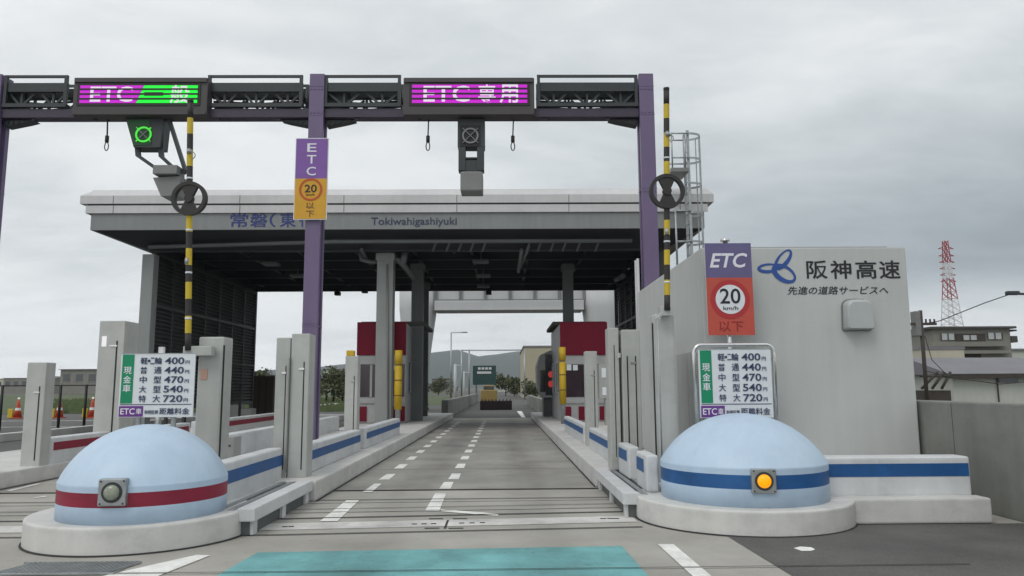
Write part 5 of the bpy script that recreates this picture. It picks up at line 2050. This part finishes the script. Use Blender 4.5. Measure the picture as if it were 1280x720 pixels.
def noise(scale, det, rgh, loc, stretch=(1, 1, 1), dist=0.0):
    mp = N('ShaderNodeMapping')
    mp.inputs['Location'].default_value = loc
    mp.inputs['Scale'].default_value = stretch
    L(dv.outputs[0], mp.inputs['Vector'])
    n = N('ShaderNodeTexNoise')
    n.inputs['Scale'].default_value = scale
    n.inputs['Detail'].default_value = det
    n.inputs['Roughness'].default_value = rgh
    n.inputs['Distortion'].default_value = dist
    L(mp.outputs[0], n.inputs['Vector'])
    return n.outputs['Fac']


def mrange(s, a, b, c, d, smooth=False):
    n = N('ShaderNodeMapRange')
    if smooth: n.interpolation_type = 'SMOOTHSTEP'
    for nm, v in zip(('From Min', 'From Max', 'To Min', 'To Max'), (a, b, c, d)): n.inputs[nm].default_value = v
    L(s, n.inputs['Value'])
    return n.outputs[0]


def math2(op, a, b):
    n = N('ShaderNodeMath')
    n.operation = op
    for i, v in enumerate((a, b)):
        if isinstance(v, (int, float)): n.inputs[i].default_value = v
        else: L(v, n.inputs[i])
    return n.outputs[0]


big = noise(0.55, 5, .5, (3.1, 1.7, 0.4), (1, 1.2, 1), .4)
med = noise(1.6, 7, .55, (0.3, 5.2, 1.4), (0.8, 1.3, 1), .6)
fine = noise(5.0, 8, .6, (2.3, 0.2, 7.4), (0.8, 1.3, 1), .6)
cl = math2('ADD', math2('ADD', math2('MULTIPLY', big, .5), math2('MULTIPLY', med, .36)), math2('MULTIPLY', fine, .14))
lum = mrange(cl, .36, .61, 6.5, 8.9, True)
# darker cloud bank over the right of the view (elevations 6..24 degrees), thinner and brighter overhead and at the skyline
bx = mrange(sep.outputs['X'], -.02, .42, 0, 1, True)
bz = mrange(sep.outputs['Z'], .36, .14, 0, 1, True)
bz2 = mrange(sep.outputs['Z'], .05, .15, 0.0, 1, True)
bank = math2('MULTIPLY', math2('MULTIPLY', bx, bz), bz2)
lum = math2('MULTIPLY', lum, mrange(bank, 0, 1, 1, .53))
hor = mrange(sep.outputs['Z'], .16, .01, 0, 1, True)
lft = mrange(sep.outputs['X'], .0, -.45, .25, .62, True)
lum = math2('ADD', lum, math2('MULTIPLY', math2('MULTIPLY', hor, lft), 5.0))
lum = math2('ADD', lum, mrange(sep.outputs['X'], .1, -.5, 0, .7, True))
up = mrange(sep.outputs['Z'], .25, .5, 0, .8, True)
lum = math2('ADD', lum, up)
col = N('ShaderNodeMix'); col.data_type = 'RGBA'
L(mrange(lum, 4.4, 9.0, 0, 1), col.inputs['Factor'])
col.inputs['A'].default_value = (.84, .95, 1.0, 1)
col.inputs['B'].default_value = (.965, .995, 1.0, 1)
sc_ = N('ShaderNodeVectorMath'); sc_.operation = 'SCALE'
L(col.outputs['Result'], sc_.inputs[0])
L(lum, sc_.inputs['Scale'])
mix = N('ShaderNodeMix'); mix.data_type = 'RGBA'
mix.inputs['Factor'].default_value = 0.94
L(sky.outputs[0], mix.inputs['A'])
L(sc_.outputs[0], mix.inputs['B'])
L(mix.outputs['Result'], bg.inputs['Color'])

sun = bpy.data.objects.new('sun', bpy.data.lights.new('sun', 'SUN'))
C.objects.link(sun)
sun.data.energy = 0.9
sun.data.angle = math.radians(25)
sun.data.color = (1.0, .97, .93)
dirv = Vector((math.sin(SUN_AZ) * math.cos(SUN_EL), math.cos(SUN_AZ) * math.cos(SUN_EL), math.sin(SUN_EL)))
sun.rotation_euler = dirv.to_track_quat('Z', 'Y').to_euler()
sun.location = (0, -20, 60)

SC.cycles.volume_bounces = 2
SC.view_settings.view_transform = 'Standard'
SC.view_settings.look = 'None'
SC.view_settings.exposure = 0.0
SC.view_settings.gamma = 1
SC.view_settings.use_curve_mapping = False
